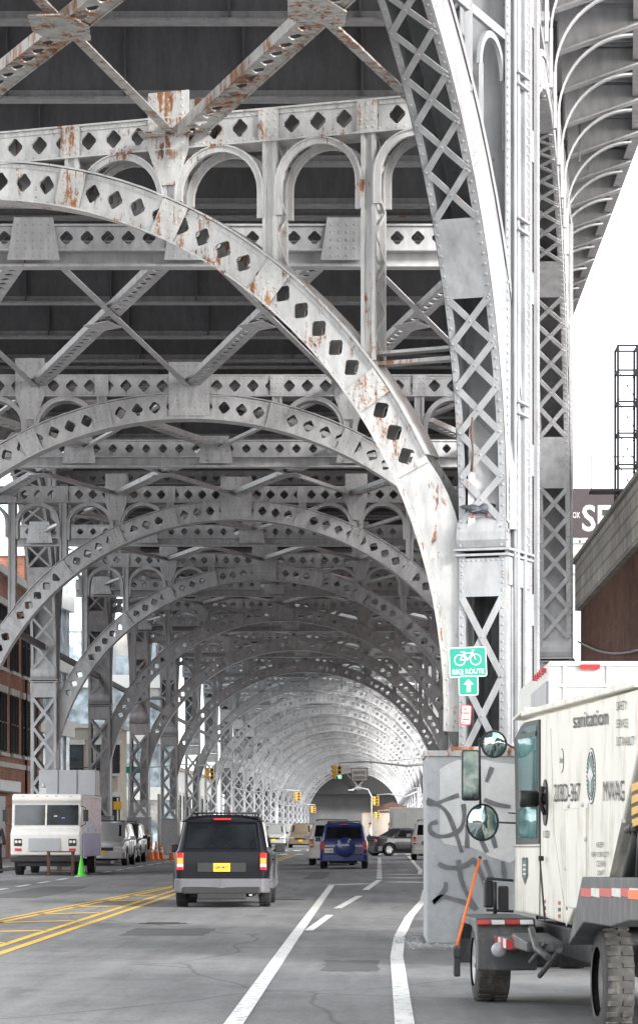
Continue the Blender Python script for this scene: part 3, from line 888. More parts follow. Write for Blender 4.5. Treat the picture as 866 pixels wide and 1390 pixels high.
# transverse truss chord at floor level over each bent
for n, d in bents[:12]:
    c = MB(); P = lambda u, v: Vector((u, 0, v))
    holed(c, P, -7.4, 7.4, 13.3, 13.68, .42, .12, .12, (0, -1, 0), .03)
    for z in (13.28, 13.7): c.box((0, 0, z), (14.8, .24, .03))
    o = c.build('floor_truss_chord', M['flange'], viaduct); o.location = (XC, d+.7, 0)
# deck
dk = MB()
DE = D0+DS*20+46  # deck carried on over the abutment, length added to shade its girders
left = -13.4
pr = [(left, 8), (1.0, 8), (edge_x(38.5), 38.5), (5.15, 58), (5.15, DE), (left, DE)]
dk.prism([(x, y, 15.46) for x, y in pr], (0, 0, .5))
dk.build('deck', M['soffit'], viaduct)
st = MB()
for i in range(42):                                   # stringers under the overhang
    pass
d = 30.0
n_ = 0
while d < 95:
    e = edge_x(d); st.box((e-.72, d, 15.42), (1.36, .07, .07)); d += .31
st.build('deck_corrugation', M['soffit'], viaduct)
fs = MB()
pp = [(edge_x(20), 20), (edge_x(38.5), 38.5), (5.15, 58), (5.15, DE)]
for (xa, ya), (xb_, yb_) in zip(pp, pp[1:]):
    fs.bar((xa-.03, ya, 15.55), (xb_-.03, yb_, 15.55), .06, .75); fs.bar((xa-.08, ya, 15.16), (xb_-.08, yb_, 15.16), .2, .04)
fs.bar((left, 8, 15.5), (left, DE, 15.5), .06, .8)
fs.build('deck_fascia', M['steel'], viaduct)
pa_ = MB()
for (xa, ya), (xb_, yb_) in zip(pp, pp[1:]):
    pa_.bar((xa-.2, ya, 16.6), (xb_-.2, yb_, 16.6), .15, .12)
    L = math.hypot(xb_-xa, yb_-ya); n = int(L/1.6)
    for i in range(n+1):
        t = i/n; pa_.box((xa+(xb_-xa)*t-.2, ya+(yb_-ya)*t, 16.2), (.08, .08, .8))
pa_.build('deck_railing', M['steel'], viaduct)
# cantilever brackets
def bracket_mesh():
    m = MB()
    m.prism([(0, 0, 14.62), (1.42, 0, 15.12), (1.42, 0, 15.36), (0, 0, 15.36)], (0, .03, 0))
    m.bar((0, .015, 14.60), (1.42, .015, 15.1), .3, .03)
    pts = []
    for i in range(13):
        a = math.pi/2*i/12; pts.append((1.25-1.25*math.cos(a)+.0, 13.55+1.35*math.sin(a)))
    for (xa, za), (xb, zb_) in zip(pts, pts[1:]):
        m.bar((xa, .015, za), (xb, .015, zb_), .14, .035)
    m.bar((0, .015, 12.7), (0, .015, 13.6), .14, .05, (1, 0, 0))
    return m
bm = bracket_mesh()
b0 = bm.build('cantilever_bracket', M['steel'], viaduct)
d = 42.0; first = True
while d < 140:
    o = b0 if first else copy_tree(b0, viaduct); first = False
    x = edge_x(d)-1.44
    o.location = (x, d, 0); d += 2.6
# lower struts linking the left columns
for i, (n, d) in enumerate(bents[:10]):
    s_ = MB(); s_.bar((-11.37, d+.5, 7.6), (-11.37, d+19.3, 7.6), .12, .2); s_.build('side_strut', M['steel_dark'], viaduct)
# ================================================================== ground and markings
g = MB(); g.box((0, 420, -.25), (800, 960, .5))
tag(g.build('road', M['asphalt']), 'worn grey asphalt roadway running under the viaduct', None, None, 'structure')
def strip(mb, pts, w, z=.005):
    for (xa, ya), (xb, yb) in zip(pts, pts[1:]):
        a = Vector((xa, ya, z)); b = Vector((xb, yb, z)); d = (b-a).normalized(); s = Vector((d.y, -d.x, 0))*w/2
        mb.add([a-s, a+s, b+s, b-s], [(0, 1, 2, 3)])
mk = MB()
strip(mk, [(-1.1, 20), (-1.16, 40), (-1.22, 75.5)], .15)
strip(mk, [(-1.22, 76), (-.3, 77.5)], .5)
strip(mk, [(-1.02, 42.5), (-.84, 50)], .13); strip(mk, [(-.77, 54), (-.43, 63.8)], .15); strip(mk, [(-.33, 69.8), (.0, 83)], .16)
for i in range(16): strip(mk, [(.0, 85+i*3.6), (.0, 87.6+i*3.6)], .16)
strip(mk, [(.19, 20), (.2, 34), (.27, 40), (.5, 49), (.9, 60), (1.1, 70)], .15)
strip(mk, [(1.25, 92), (1.41, 101), (1.48, 152)], .14)
for d in (80, 86.5, 93): strip(mk, [(.3, d), (1.3, d-.6)], 1.0)
for i in range(16): strip(mk, [(-9.05, 69+i*4.6+(0 if i else -2)), (-9.05, 71.6+i*4.6)], .14)
for i in range(14): strip(mk, [(-8.6+i*.85, 158), (-8.6+i*.85, 163)], .42)
for i in range(14): strip(mk, [(-8.6+i*.85, 184), (-8.6+i*.85, 189)], .42)
tag(mk.build('road_marking', M['line_white']), 'worn white lane lines, dashes and crosswalk bars', None, None, 'structure')
mk = MB()
for x in (-4.55, -4.83): strip(mk, [(x+.1, 20), (x, 70), (x+.1, 156)], .12); strip(mk, [(x+.1, 192), (x+.1, 420)], .12)
strip(mk, [(-6.7, 20), (-6.3, 34), (-5.94, 46), (-5.3, 66), (-4.95, 80)], .13)
strip(mk, [(-6.95, 20), (-6.5, 34), (-6.15, 46), (-5.5, 66), (-5.0, 80)], .10)
for i in range(10):
    d = 24+i*4.4; xl = -6.75+(d-20)*.029
    strip(mk, [(xl, d), (-4.85, d+.9)], .42)
tag(mk.build('median_marking', M['line_yellow']), 'faded yellow double line and hatched median', None, None, 'structure')
sw = MB(); sw.prism([(-40, 20, 0), (-12.7, 20, 0), (-12.7, 100, 0), (-12.2, 155, 0), (-40, 155, 0)], (0, 0, .13))
tag(sw.build('pavement', M['sidewalk'], bevel=.03), 'concrete pavement on the left side', None, None, 'structure')
sw = MB(); sw.prism([(-40, 195, 0), (-12.7, 195, 0), (-12.7, 470, 0), (-40, 470, 0)], (0, 0, .13))
tag(sw.build('pavement', M['sidewalk'], bevel=.03), 'concrete pavement beyond the crossing on the left', None, None, 'structure')
sw = MB(); sw.prism([(5.0, 45, 0), (40, 45, 0), (40, 155, 0), (5.0, 155, 0)], (0, 0, .13))
tag(sw.build('pavement', M['sidewalk'], bevel=.03), 'concrete pavement on the right side', None, None, 'structure')
sw = MB(); sw.prism([(5.0, 195, 0), (40, 195, 0), (40, 470, 0), (5.0, 470, 0)], (0, 0, .13))
tag(sw.build('pavement', M['sidewalk'], bevel=.03), 'concrete pavement beyond the crossing on the right', None, None, 'structure')
# grit swept against the pier foot
gr = MB(); rnd = random.Random(3)
for i in range(900):
    t = rnd.random(); x = .35+rnd.random()*2.2; d = 37.55-abs(rnd.gauss(0, .55)); r = .006+rnd.random()**3*.03
    if rnd.random() < .25: x = .55-abs(rnd.gauss(0, .15)); d = 37.5+rnd.random()*2.6
    n = 5; vs = [(x+math.cos(a*6.283/n)*r*rnd.uniform(.7, 1.2), d+math.sin(a*6.283/n)*r, .0) for a in range(n)]+[(x, d, r*.9)]
    gr.add(vs, [(k, (k+1) % n, n) for k in range(n)])
tag(gr.build('grit', M['concrete']), 'grit and litter swept against the foot of the near pier', None, None, 'stuff')

# ---------------------------------------------------------------- graffiti and paint on the near pier
YF = 38.9-1.3
def on_pier(p, y, off=.006):
    D = YF-off; return Vector(((p-515)*D/FPX, D, EYE+(1123-y)*D/FPX))
pt = MB()
poly = [(597, 1045), (604, 1040), (612, 1036), (622, 1032), (640, 1034), (655, 1031), (676, 1036), (690, 1037), (703, 1039), (703, 1165), (692, 1172), (680, 1168), (664, 1163), (650, 1155), (632, 1148), (618, 1149), (604, 1146), (597, 1138)]
pt.prism([on_pier(p, y, .002) for p, y in poly], (0, -.002, 0))
pto = pt.build('overpainted_patch', M['patch'], viaduct)
strokes = [[(579, 1090), (590, 1092), (606, 1086), (623, 1080)], [(579, 1086), (596, 1094), (608, 1106), (618, 1130), (627, 1158)],
 [(594, 1116), (584, 1120), (585, 1130), (596, 1136), (612, 1134), (625, 1126), (630, 1110), (629, 1092)], [(634, 1120), (634, 1152)], [(648, 1130), (661, 1158)], [(666, 1128), (673, 1152)],
 [(595, 1173), (606, 1178), (622, 1178), (634, 1174), (644, 1166)], [(622, 1168), (626, 1195), (637, 1220), (646, 1235)], [(642, 1166), (652, 1185), (660, 1206)], [(658, 1168), (668, 1196)], [(682, 1170), (685, 1193)],
 [(605, 1198), (604, 1208), (596, 1218), (588, 1226), (600, 1218), (618, 1222), (636, 1228), (646, 1236)], [(657, 1086), (672, 1092), (693, 1096)], [(668, 1042), (660, 1062)]]
def smooth(pts, n=6):
    out = []
    for i in range(len(pts)-1):
        p0 = pts[max(0, i-1)]; p1 = pts[i]; p2 = pts[i+1]; p3 = pts[min(len(pts)-1, i+2)]
        for k in range(n):
            t = k/n
            out.append(tuple(.5*((2*b)+(-a+c)*t+(2*a-5*b+4*c-d)*t*t+(-a+3*b-3*c+d)*t**3) for a, b, c, d in zip(p0, p1, p2, p3)))
    out.append(pts[-1]); return out
for k, s in enumerate(strokes):
    m = MB(); q = smooth(s) if len(s) > 2 else smooth([s[0], ((s[0][0]+s[1][0])/2, (s[0][1]+s[1][1])/2), s[1]])
    w = 3.2; L = []; Rr = []
    for i, (x, y) in enumerate(q):
        a = q[max(0, i-1)]; b = q[min(len(q)-1, i+1)]; dx, dy = b[0]-a[0], b[1]-a[1]; l = math.hypot(dx, dy) or 1
        ww = w*(.92+.13*math.sin(i*.45+k))
        off = .006+.0012*k
        L.append(on_pier(x-dy/l*ww, y+dx/l*ww, off)); Rr.append(on_pier(x+dy/l*ww, y-dx/l*ww, off))
    for i in range(len(q)-1): m.add([L[i], L[i+1], Rr[i+1], Rr[i]], [(0, 1, 2, 3)])
    m.build('graffiti_stroke', M['graffiti'], viaduct)

# repairs, manholes and stains on the carriageway
M['tar'] = concrete('newer_asphalt_patch', (.10, .10, .103), 3, .3)
M['tar_old'] = concrete('bleached_asphalt_patch', (.24, .24, .235), 3, .3)
M['iron'] = concrete('cast_iron', (.07, .065, .06), 6, .4)
tp = MB(); rnd = random.Random(11)
for (x0, y0, x1, y1) in ((-3.6, 40.5, -2.4, 43.4), (-8.4, 62, -7.2, 74), (-.6, 30.5, .0, 33), (-2.2, 84, -1.6, 98), (-7.9, 96, -6.2, 101), (.4, 44, 1.1, 47)):
    n = 10; P = []
    for i in range(n): P.append((x0+(x1-x0)*i/n, y0+rnd.uniform(-.08, .08)))
    for i in range(n): P.append((x1+rnd.uniform(-.03, .03), y0+(y1-y0)*i/n))
    for i in range(n): P.append((x1-(x1-x0)*i/n, y1+rnd.uniform(-.1, .1)))
    for i in range(n): P.append((x0+rnd.uniform(-.03, .03), y1-(y1-y0)*i/n))
    tp.add([(x, y, .0025) for x, y in P], [tuple(range(len(P)))])
tag(tp.build('road_patch', M['tar']), 'darker asphalt repairs and trench strips in the road', None, None, 'structure')
for i, (x, y, lb) in enumerate(((-3.35, 45.6, 'round iron manhole cover ahead of the yellow hatching'), (-1.9, 60.5, 'small round iron manhole cover right of the black SUV'))):
    r_m = empty('manhole_cover', (x, y, 0)); m = MB(); m.disc((0, 0, .002), (0, 0, 1), .38, .012, 28); m.build('cover', M['iron'], r_m); m = MB()
    for k in range(5): m.box((0, -.24+k*.12, .011), (.5, .04, .006))
    m.build('tread_rib', M['iron'], r_m); tag(r_m, lb, 'manhole cover')
# ================================================================== vehicles
def apply_bool(o, cutters):
    for c in cutters:
        md = o.modifiers.new('b', 'BOOLEAN'); md.operation = 'DIFFERENCE'; md.object = c; md.solver = 'EXACT'
    dg = bpy.context.evaluated_depsgraph_get()
    me = bpy.data.meshes.new_from_object(o.evaluated_get(dg))
    o.modifiers.clear(); o.data = me
    for c in cutters: bpy.data.objects.remove(c)
def autosmooth(o, ang=35):
    o.data.polygons.foreach_set('use_smooth', [True]*len(o.data.polygons))
    o.data.set_sharp_from_angle(angle=R(ang))

def wheel(root, x, y, r, w, rubber='rubber', spokes=5):
    s = 1 if x > 0 else -1
    t = MB(); pr = [(-w/2, r*.62), (-w/2+.01, r*.9), (-w/2+.03, r*.97), (-w/4, r), (w/4, r), (w/2-.03, r*.97), (w/2-.01, r*.9), (w/2, r*.62), (w/2-.03, r*.6)]
    t.lathe((0, 0, 0), (1, 0, 0), pr, 28)
    for k in range(28):                                   # tread blocks
        a = 2*math.pi*k/28
        for o in (-w/4, w/4):
            c = Vector((o, math.cos(a+o*2)*r, math.sin(a+o*2)*r)); t.bar(c+Vector((-w*.18, 0, 0)), c+Vector((w*.18, 0, 0)), .035, .014, (0, c.y, c.z))
    wo = t.build('wheel', M[rubber], root); wo.location = (x, y, r)
    m = MB(); m.lathe((0, 0, 0), (s, 0, 0), [(-.06, r*.63), (w/2-.03, r*.63), (w/2-.015, r*.58), (w/2-.05, r*.52)], 24)
    m.disc((s*(w/2-.08), 0, 0), (1, 0, 0), r*.56, .02, 24)
    for k in range(spokes):
        a = 2*math.pi*k/spokes
        m.bar((s*(w/2-.04), 0, 0), (s*(w/2-.03), math.cos(a)*r*.56, math.sin(a)*r*.56), .07, .03, (s, 0, 0))
    m.disc((s*(w/2-.03), 0, 0), (1, 0, 0), r*.15, .04, 12)
    m.build('rim', M['rim'], wo)
    return wo

def car(name, paint, L=4.6, W=1.82, H=1.75, kind='suv', clad=None, spare=False, plate='plate_yellow', plate_txt=None, rails=True, lamps_on=False, r=.36, wb=None):
    """a car whose rear is at y=0, front at y=L, wheels on z=0"""
    root = empty(name)
    hw = W/2; zb = .30*H/1.75; zbelt = H*.60; body = MB()
    sedan = kind == 'sedan'
    # stations: (y for low points, y for roof points, belt z, roof z, roof half-width, plan width factor)
    if sedan:
        st = [(0, .02, .62, .64, .80, .90), (.12, .12, .66, .70, .78, .96), (.75, .95, .655, .70, .76, 1.0), (1.15, 1.55, .65, .98, .66, 1.0), (2.1, 2.2, .65, 1.0, .66, 1.0),
              (2.9, 2.75, .64, .97, .66, 1.0), (3.25, 3.45, .63, .70, .78, 1.0), (4.0, 4.1, .58, .63, .78, .98), (L-.15, L-.12, .50, .54, .74, .92), (L, L-.02, .42, .46, .66, .84)]
    else:
        st = [(0, .28, .62, .975, .70, .87), (.05, .33, .622, .992, .735, .95), (.14, .42, .62, 1.0, .76, .985), (.6, .85, .62, 1.0, .77, 1.0), (1.7, 1.75, .61, 1.0, .77, 1.0), (2.5, 2.35, .60, .985, .77, 1.0),
              (2.95, 2.75, .595, .955, .76, 1.0), (3.35, 3.5, .59, .66, .84, 1.0), (4.1, 4.1, .57, .62, .82, .98), (L-.12, L-.1, .50, .55, .80, .94), (L, L-.02, .42, .46, .7, .88)]
    sy = 1
    def ringpts(s):
        yl, yr, bz, rz, rw, pw = s; h = hw*pw; bz *= H; rz *= H; R_ = hw*rw
        flat_ = rz-bz < .12*H
        return [(h*.86, yl, zb), (h*.97, yl-(.0), zb+.14), (h, yl, bz*.72), (h*.985, yl, bz-.03), (h*.94 if not flat_ else h*.93, yl+(yr-yl)*.06, bz+.012), (R_+.035 if not flat_ else h*.88, yl+(yr-yl)*.86, rz-.075 if not flat_ else rz-.02), (R_-.06 if not flat_ else h*.8, yr, rz-.012), (R_*.4, yr+(.0), rz+.03)]
    rings = [ringpts(s) for s in st]; n = 8
    vs = []
    for rg in rings:
        vs += [(x, y, z) for x, y, z in rg]+[(-x, y, z) for x, y, z in reversed(rg)]
    fs = []; m = 2*n
    for i in range(len(rings)-1):
        for k in range(m-1): fs.append((i*m+k, i*m+k+1, (i+1)*m+k+1, (i+1)*m+k))
        fs.append((i*m+m-1, i*m, (i+1)*m, (i+1)*m+m-1))
    for i, fl in ((0, 1), (len(rings)-1, 0)):
        for k in range(n-1):
            q = (i*m+k, i*m+k+1, i*m+m-2-k, i*m+m-1-k); fs.append(q[::-1] if fl else q)
    body.add(vs, fs)
    bo = body.build('body', paint, root)
    wy = [r+.42, L-r-.5] if wb is None else wb
    cut = []
    for y in wy:
        for s in (-1, 1):
            c = MB(); c.disc((s*(hw-.12), y, r), (1, 0, 0), r+.055, .34, 28); cut.append(c.build('c', paint))
    bpy.context.view_layer.update(); apply_bool(bo, cut)
    autosmooth(bo, 28)
    md = bo.modifiers.new('bevel', 'BEVEL'); md.width = .04; md.segments = 3; md.limit_method = 'ANGLE'; md.angle_limit = R(28)
    for y in wy:
        for s in (-1, 1): wheel(root, s*(hw-.12), y, r, .23)
    # under-body
    u = MB(); u.box((0, L/2, zb-.02), (W*.62, L*.86, .16)); u.build('underbody', M['matte_black'], root)
    def rp(s, k, sg=1): x, y, z = ringpts(s)[k]; return Vector((x*sg, y, z))
    def lerp(a, b, t): return a+(b-a)*t
    # rear window
    s0 = st[0] if not sedan else st[2]; 
    if not sedan:
        A, B, C, D_ = rp(s0, 4, -1), rp(s0, 4), rp(s0, 5), rp(s0, 5, -1)
        a = lerp(A, D_, .06); b = lerp(B, C, .06); c = lerp(B, C, .92); d = lerp(A, D_, .92)
        q = [lerp(a, b, .045), lerp(a, b, .955), lerp(d, c, .955), lerp(d, c, .045)]
        nn = (q[1]-q[0]).cross(q[3]-q[0]).normalized()
    else:
        A, B, C, D_ = rp(st[2], 6, -1), rp(st[2], 6), rp(st[3], 6), rp(st[3], 6, -1)
        q = [lerp(A, B, .06)+(D_-A)*.05, lerp(A, B, .94)+(C-B)*.05, lerp(D_, C, .93)-(C-B)*.05, lerp(D_, C, .07)-(D_-A)*.05]
        nn = (q[1]-q[0]).cross(q[3]-q[0]).normalized()
    w = MB(); w.prism([p+nn*.002 for p in q], nn*.012); w.build('rear_window', M['car_glass'], root, bevel=.01)
    # windscreen
    ia, ib = (5, 6) if sedan else (6, 7)
    A, B, C, D_ = rp(st[ib], 6, -1), rp(st[ib], 6), rp(st[ia], 6), rp(st[ia], 6, -1)
    q = [lerp(A, B, .05)+(D_-A)*.06, lerp(A, B, .95)+(C-B)*.06, lerp(D_, C, .95)-(C-B)*.05, lerp(D_, C, .05)-(D_-A)*.05]
    nn = (q[3]-q[0]).cross(q[1]-q[0]).normalized()
    w = MB(); w.prism([p+nn*.004 for p in q], nn*.012); w.build('windscreen', M['car_glass'], root, bevel=.01)
    # side windows
    sts = [st[i] for i in ((2, 3, 4, 5, 6) if not sedan else (3, 4, 5))]
    for sg in (-1, 1):
        for s0, s1 in zip(sts, sts[1:]):
            A, B, C, D_ = rp(s0, 4, sg), rp(s1, 4, sg), rp(s1, 5, sg), rp(s0, 5, sg)
            if not sedan and s0 is sts[0] : pass
            q = [lerp(lerp(A, B, .05), lerp(D_, C, .05), .1), lerp(lerp(A, B, .95), lerp(D_, C, .95), .1), lerp(lerp(A, B, .95), lerp(D_, C, .95), .95), lerp(lerp(A, B, .05), lerp(D_, C, .05), .95)]
            if (q[1]-q[0]).length < .3: continue
            nn = (q[1]-q[0]).cross(q[3]-q[0]).normalized()
            if nn.x*sg < 0: nn = -nn
            w = MB(); w.prism([p+nn*.004 for p in q], nn*.01); w.build('side_window', M['car_glass'], root)
    cm = M[clad] if clad else paint
    # bumpers
    for y0, sg in ((0, -1), (L, 1)):
        b = MB(); h0, h1 = zb-.02, zb+.25
        pw = .93 if sg < 0 else .88
        outl = [(-hw*.99, y0-sg*.34), (-hw*.99, y0-sg*.06), (-hw*.86, y0+sg*.07), (0, y0+sg*.12), (hw*.86, y0+sg*.07), (hw*.99, y0-sg*.06), (hw*.99, y0-sg*.34)]
        b.prism([(x, y, h0) for x, y in outl], (0, 0, h1-h0))
        bo2 = b.build('bumper', cm, root, bevel=.03)
        if clad and sg < 0:
            b = MB(); b.box((0, -.09, zb+.03), (W*.80, .06, .13)); b.box((0, -.02, zb-.08), (W*.5, .2, .12)); b.build('lower_valance', M['matte_black'], root, bevel=.02)
    if clad:
        for sg in (-1, 1):
            b = MB(); b.box((sg*(hw+.003), L/2, zb+.12), (.03, L*.46, .17)); b.build('sill_cladding', cm, root, bevel=.01)
            for y in wy:
                b = MB(); pts = [(sg*(hw+.008), y+math.cos(a)*(r+.075), r+math.sin(a)*(r+.075)) for a in [math.pi*i/12 for i in range(13)]]
                for p, q in zip(pts, pts[1:]): b.bar(p, q, .05, .05, (sg, 0, 0))
                b.build('wheel_arch_trim', cm, root)
    # tail lamps, plate
    zl0, zl1 = H*.41, H*.60
    for sg in (-1, 1):
        if sedan: zl0, zl1 = H*.50, H*.60
        x = sg*(hw*.86); t = MB(); t.box((x, .0, (zl0+zl1)/2), (hw*.14, .09, zl1-zl0)); to = t.build('tail_light', M['red_lens'], root, bevel=.015)
        if not sedan and not spare:
            t = MB(); t.box((x, -.048, (zl0*.45+zl1*.55)), (hw*.12, .012, (zl1-zl0)*.3)); t.build('turn_lens', M['amber_lens'], to)
            t = MB(); t.box((x, -.048, zl0*.72+zl1*.28), (hw*.12, .012, (zl1-zl0)*.18)); t.build('reverse_lens', M['clear_lens'], to)
        h = MB(); h.box((sg*hw*.70, L-.06, H*.40), (hw*.34, .12, H*.075)); h.build('headlight', M['lit_head'] if lamps_on else M['clear_lens'], root, bevel=.02)
        mi = MB(); mi.box((sg*(hw+.11), L*.60, zbelt+.06), (.2, .1, .15)); mi.bar((sg*(hw-.04), L*.6, zbelt+.01), (sg*(hw+.06), L*.6, zbelt+.05), .04, .04); mi.build('side_mirror', paint if not clad else M['matte_black'], root, bevel=.02)
        for y in (L*.33, L*.52):
            hd = MB(); hd.box((sg*(hw+.012), y, zbelt*.86), (.03, .16, .03)); hd.build('door_handle', paint, root)
        for y in (L*.27, L*.46, L*.66):
            hd = MB(); hd.box((sg*(hw*.997), y, zbelt*.7), (.012, .008, zbelt*.5)); hd.build('door_seam', M['matte_black'], root)
    gr = MB(); gr.box((0, L-.015, H*.38), (hw*.95, .05, H*.08))
    for i in range(7): gr.box(((i-3)*hw*.12, L+.012, H*.38), (.02, .02, H*.07))
    gr.build('grille', M['matte_black'], root)
    if spare:
        c = MB(); c.lathe((.05, -.02, H*.47), (0, -1, 0), [(0, .0), (0, .34), (.10, .36), (.19, .34), (.235, .27), (.25, .1), (.25, 0)], 32); sw_ = c.build('spare_wheel_cover', paint, root)
        text_mesh('TOYOTA', 'lettering', M['clear_lens'], sw_, (-.10, -.275, H*.50), (1, 0, 0), (0, 0, 1), .3, .055, .01)
    pz = H*.44 if not spare else H*.40
    pxx = 0 if not spare else -hw*.62
    if not spare and not sedan:
        b = MB(); b.box((0, -.008, pz+.0), (W*.50, .03, .17)); b.build('plate_recess', M['matte_black'], root)
    p = MB(); p.box((pxx, -.035, pz), (.31, .014, .155)); po = p.build('licence_plate', M[plate], root)
    if plate_txt: text_mesh(plate_txt, 'lettering', M['ink_blue'], po, (pxx-.125, -.045, pz-.045), (1, 0, 0), (0, 0, 1), .25, .08, .01)
    p = MB(); p.box((0, L+.13 , zb+.22), (.31, .014, .155)); p.build('licence_plate', M['plate_yellow'], root)
    if rails and not sedan:
        for sg in (-1, 1):
            t = MB(); t.tube([(sg*hw*.66, .6, H+.0), (sg*hw*.66, .75, H+.055), (sg*hw*.66, 2.3, H+.055), (sg*hw*.66, 2.45, H-.01)], .018, 8)
            t.build('roof_rail', M['matte_black'], root)
        for y in (.95, 1.9):
            t = MB(); t.tube([(-hw*.66, y, H+.06), (hw*.66, y, H+.06)], .016, 8); t.build('roof_crossbar', M['matte_black'], root)
    if not sedan:
        b = MB(); b.box((0, .24, H*.967), (.32, .06, .03)); b.build('brake_light', M['red_lens'], root)
        b = MB(); b.bar((-.1, .05, H*.65), (.33, .10, H*.70), .025, .02); b.build('rear_wiper', M['matte_black'], root)
    e = MB(); e.tube([(hw*.6, -.08, zb-.04), (hw*.6, .3, zb-.04)], .035, 10); e.build('exhaust', M['galv'], root)
    return root
def put(root, x, y, rz=0, s=1.0):
    root.location = (x, y, 0); root.rotation_euler.z = rz; root.scale = (s, s, s); return root

GP = 'cars on the street under the viaduct'
jeep = car('suv', M['black'], 4.5, 1.79, 1.70, clad='grey_clad', plate='plate_yellow', plate_txt='GJH 4617')
tag(put(jeep, -2.92, 54.6, R(.3)), 'black SUV with grey lower bumper and yellow plate driving away, nearest car on the road', 'car')
blue = car('suv', M['blue'], 4.0, 1.72, 1.64, spare=True, plate='plate_white', plate_txt='FKV 2083')
tag(put(blue, -1.27, 105), 'blue SUV with a covered spare wheel on its tailgate', 'car')
wsuv = car('suv', M['white_car'], 4.5, 1.80, 1.72, plate='plate_white')
tag(put(wsuv, -1.85, 114), 'white SUV half hidden to the left of the blue SUV', 'car')
sedan = car('sedan', M['grey_car'], 4.6, 1.78, 1.42, kind='sedan', r=.33)
tag(put(sedan, -.55, 152, R(-62)), 'dark grey sedan turning across the intersection', 'car')
tx = car('suv', M['tan_car'], 4.5, 1.8, 1.70, lamps_on=False)
tag(put(tx, -5.6, 214, R(180)), 'brown SUV waiting to face the camera beyond the intersection', 'car')
c1 = car('suv', M['silver'], 4.5, 1.8, 1.66)
tag(put(c1, -7.9, 225, R(180)), 'pale SUV waiting left of the brown SUV beyond the intersection', 'car')
c2 = car('sedan', M['white_car'], 4.5, 1.75, 1.40, kind='sedan', r=.32)
tag(put(c2, -10.0, 212, R(180)), 'white sedan at the left kerb beyond the intersection', 'car')
ss = car('suv', M['silver'], 4.5, 1.80, 1.68, plate='plate_white')
tag(put(ss, -10.6, 118, R(179)), 'silver SUV parked behind the food truck', 'car')
s2 = car('suv', M['grey_car'], 4.5, 1.80, 1.68)
tag(put(s2, -10.9, 127.2, R(180)), 'dark SUV parked right behind the silver SUV', 'car')
s3 = car('suv', M['white_car'], 4.5, 1.8, 1.75)
tag(put(s3, 2.35, 132, 0), 'white SUV parked by the right pier beyond the graffitied one', 'car')

# ---------------------------------------------------------------- vans
def box_van(name, L, W, H, x, y, rz, label):
    root = empty(name)
    b = MB(); b.box((0, L*.36, H*.55), (W, L*.70, H*.80)); b.build('cargo_box', M['van_white'], root, bevel=.04)
    c = MB(); c.prism([(-W*.46, L*.71, .45), (-W*.46, L*.98, .45), (-W*.46, L, .95), (-W*.46, L*.90, 1.25), (-W*.46, L*.80, 2.0), (-W*.46, L*.71, 2.05)], (W*.92, 0, 0)); c.build('cab', M['van_white'], root, bevel=.04)
    w = MB(); w.prism([(-W*.40, L*.903, 1.32), (W*.40, L*.903, 1.32), (W*.40, L*.813, 1.95), (-W*.40, L*.813, 1.95)], (0, .03, .01)); w.build('windscreen', M['car_glass'], root)
    for sg in (-1, 1):
        for yy in (L*.18, L*.84): wheel(root, sg*(W/2-.15), yy, .38, .24)
        t = MB(); t.box((sg*W*.42, -.01, .75), (.12, .05, .25)); t.build('tail_light', M['red_lens'], root)
        w = MB(); w.box((sg*(W*.46+.004), L*.80, 1.55), (.02, L*.11, .45)); w.build('side_window', M['car_glass'], root)
    d = MB(); d.box((0, -.005+.01, H*.55), (W*.8, .03, H*.62)); d.box((0, -.02+.005, H*.55), (.03, .03, H*.6)); d.build('rear_door', M['van_white'], root, bevel=.01)
    b = MB(); b.box((0, -.06, .45), (W*.95, .14, .12)); b.build('bumper', M['matte_black'], root)
    root.location = (x, y, 0); root.rotation_euler.z = rz
    return tag(root, label, 'van')
box_van('delivery_van', 6.0, 2.0, 2.75, 1.55, 168, R(-8), 'white box van beyond the intersection near the right piers')
box_van('delivery_van', 6.0, 2.0, 2.6, 3.4, 205, R(0), 'white box van parked farthest right beyond the intersection')

# ---------------------------------------------------------------- food truck
ft = empty('food_truck', (-10.32, 91, 0), R(180))       # local +y is the rear... front at local y=0 facing the camera
ft.rotation_euler.z = 0
W2, FL, FH = 1.08, 6.9, 2.52
b = MB(); prof = [(0.06, .62), (.0, 1.30), (.34, 1.50), (.50, 2.2), (.40, 2.34), (.46, FH-.04), (.6, FH), (FL, FH), (FL, .55), (.4, .55)]
b.prism([(-W2, y, z) for y, z in prof], (2*W2, 0, 0)); bo = b.build('body', M['van_white'], ft, bevel=.05)
w = MB()
for x0, x1 in ((-.98, -.05), (.02, .98)):
    w.prism([(x0, .335, 1.56), (x1, .335, 1.56), (x1, .475, 2.18), (x0, .475, 2.18)], (0, -.02, .0))
w.build('windscreen', M['window_dark'], ft)
w = MB(); w.box((-.015, .40, 1.87), (.05, .05, .7), rx=R(-12)); w.build('windscreen_pillar', M['van_white'], ft)
for x, z, cx_ in ((.28, 1.72, 'cloth_white'), (.52, 1.66, 'purple'), (-.12, 1.85, 'wood')):
    p = MB(); p.lathe((x, .372+(z-1.56)*.22-.012, z), (0, -1, 0), [(0, .16), (.02, .13), (.03, 0)], 10); p.build('dashboard_clutter', M[cx_], ft)
gmb = MB(); gmb.box((-.02, .008, .95), (.98, .03, .40)); 
for i in range(9): gmb.box((-.02, -.012, .79+i*.042), (.96, .012, .014))
gmb.build('grille', M['grey_panel'], ft)
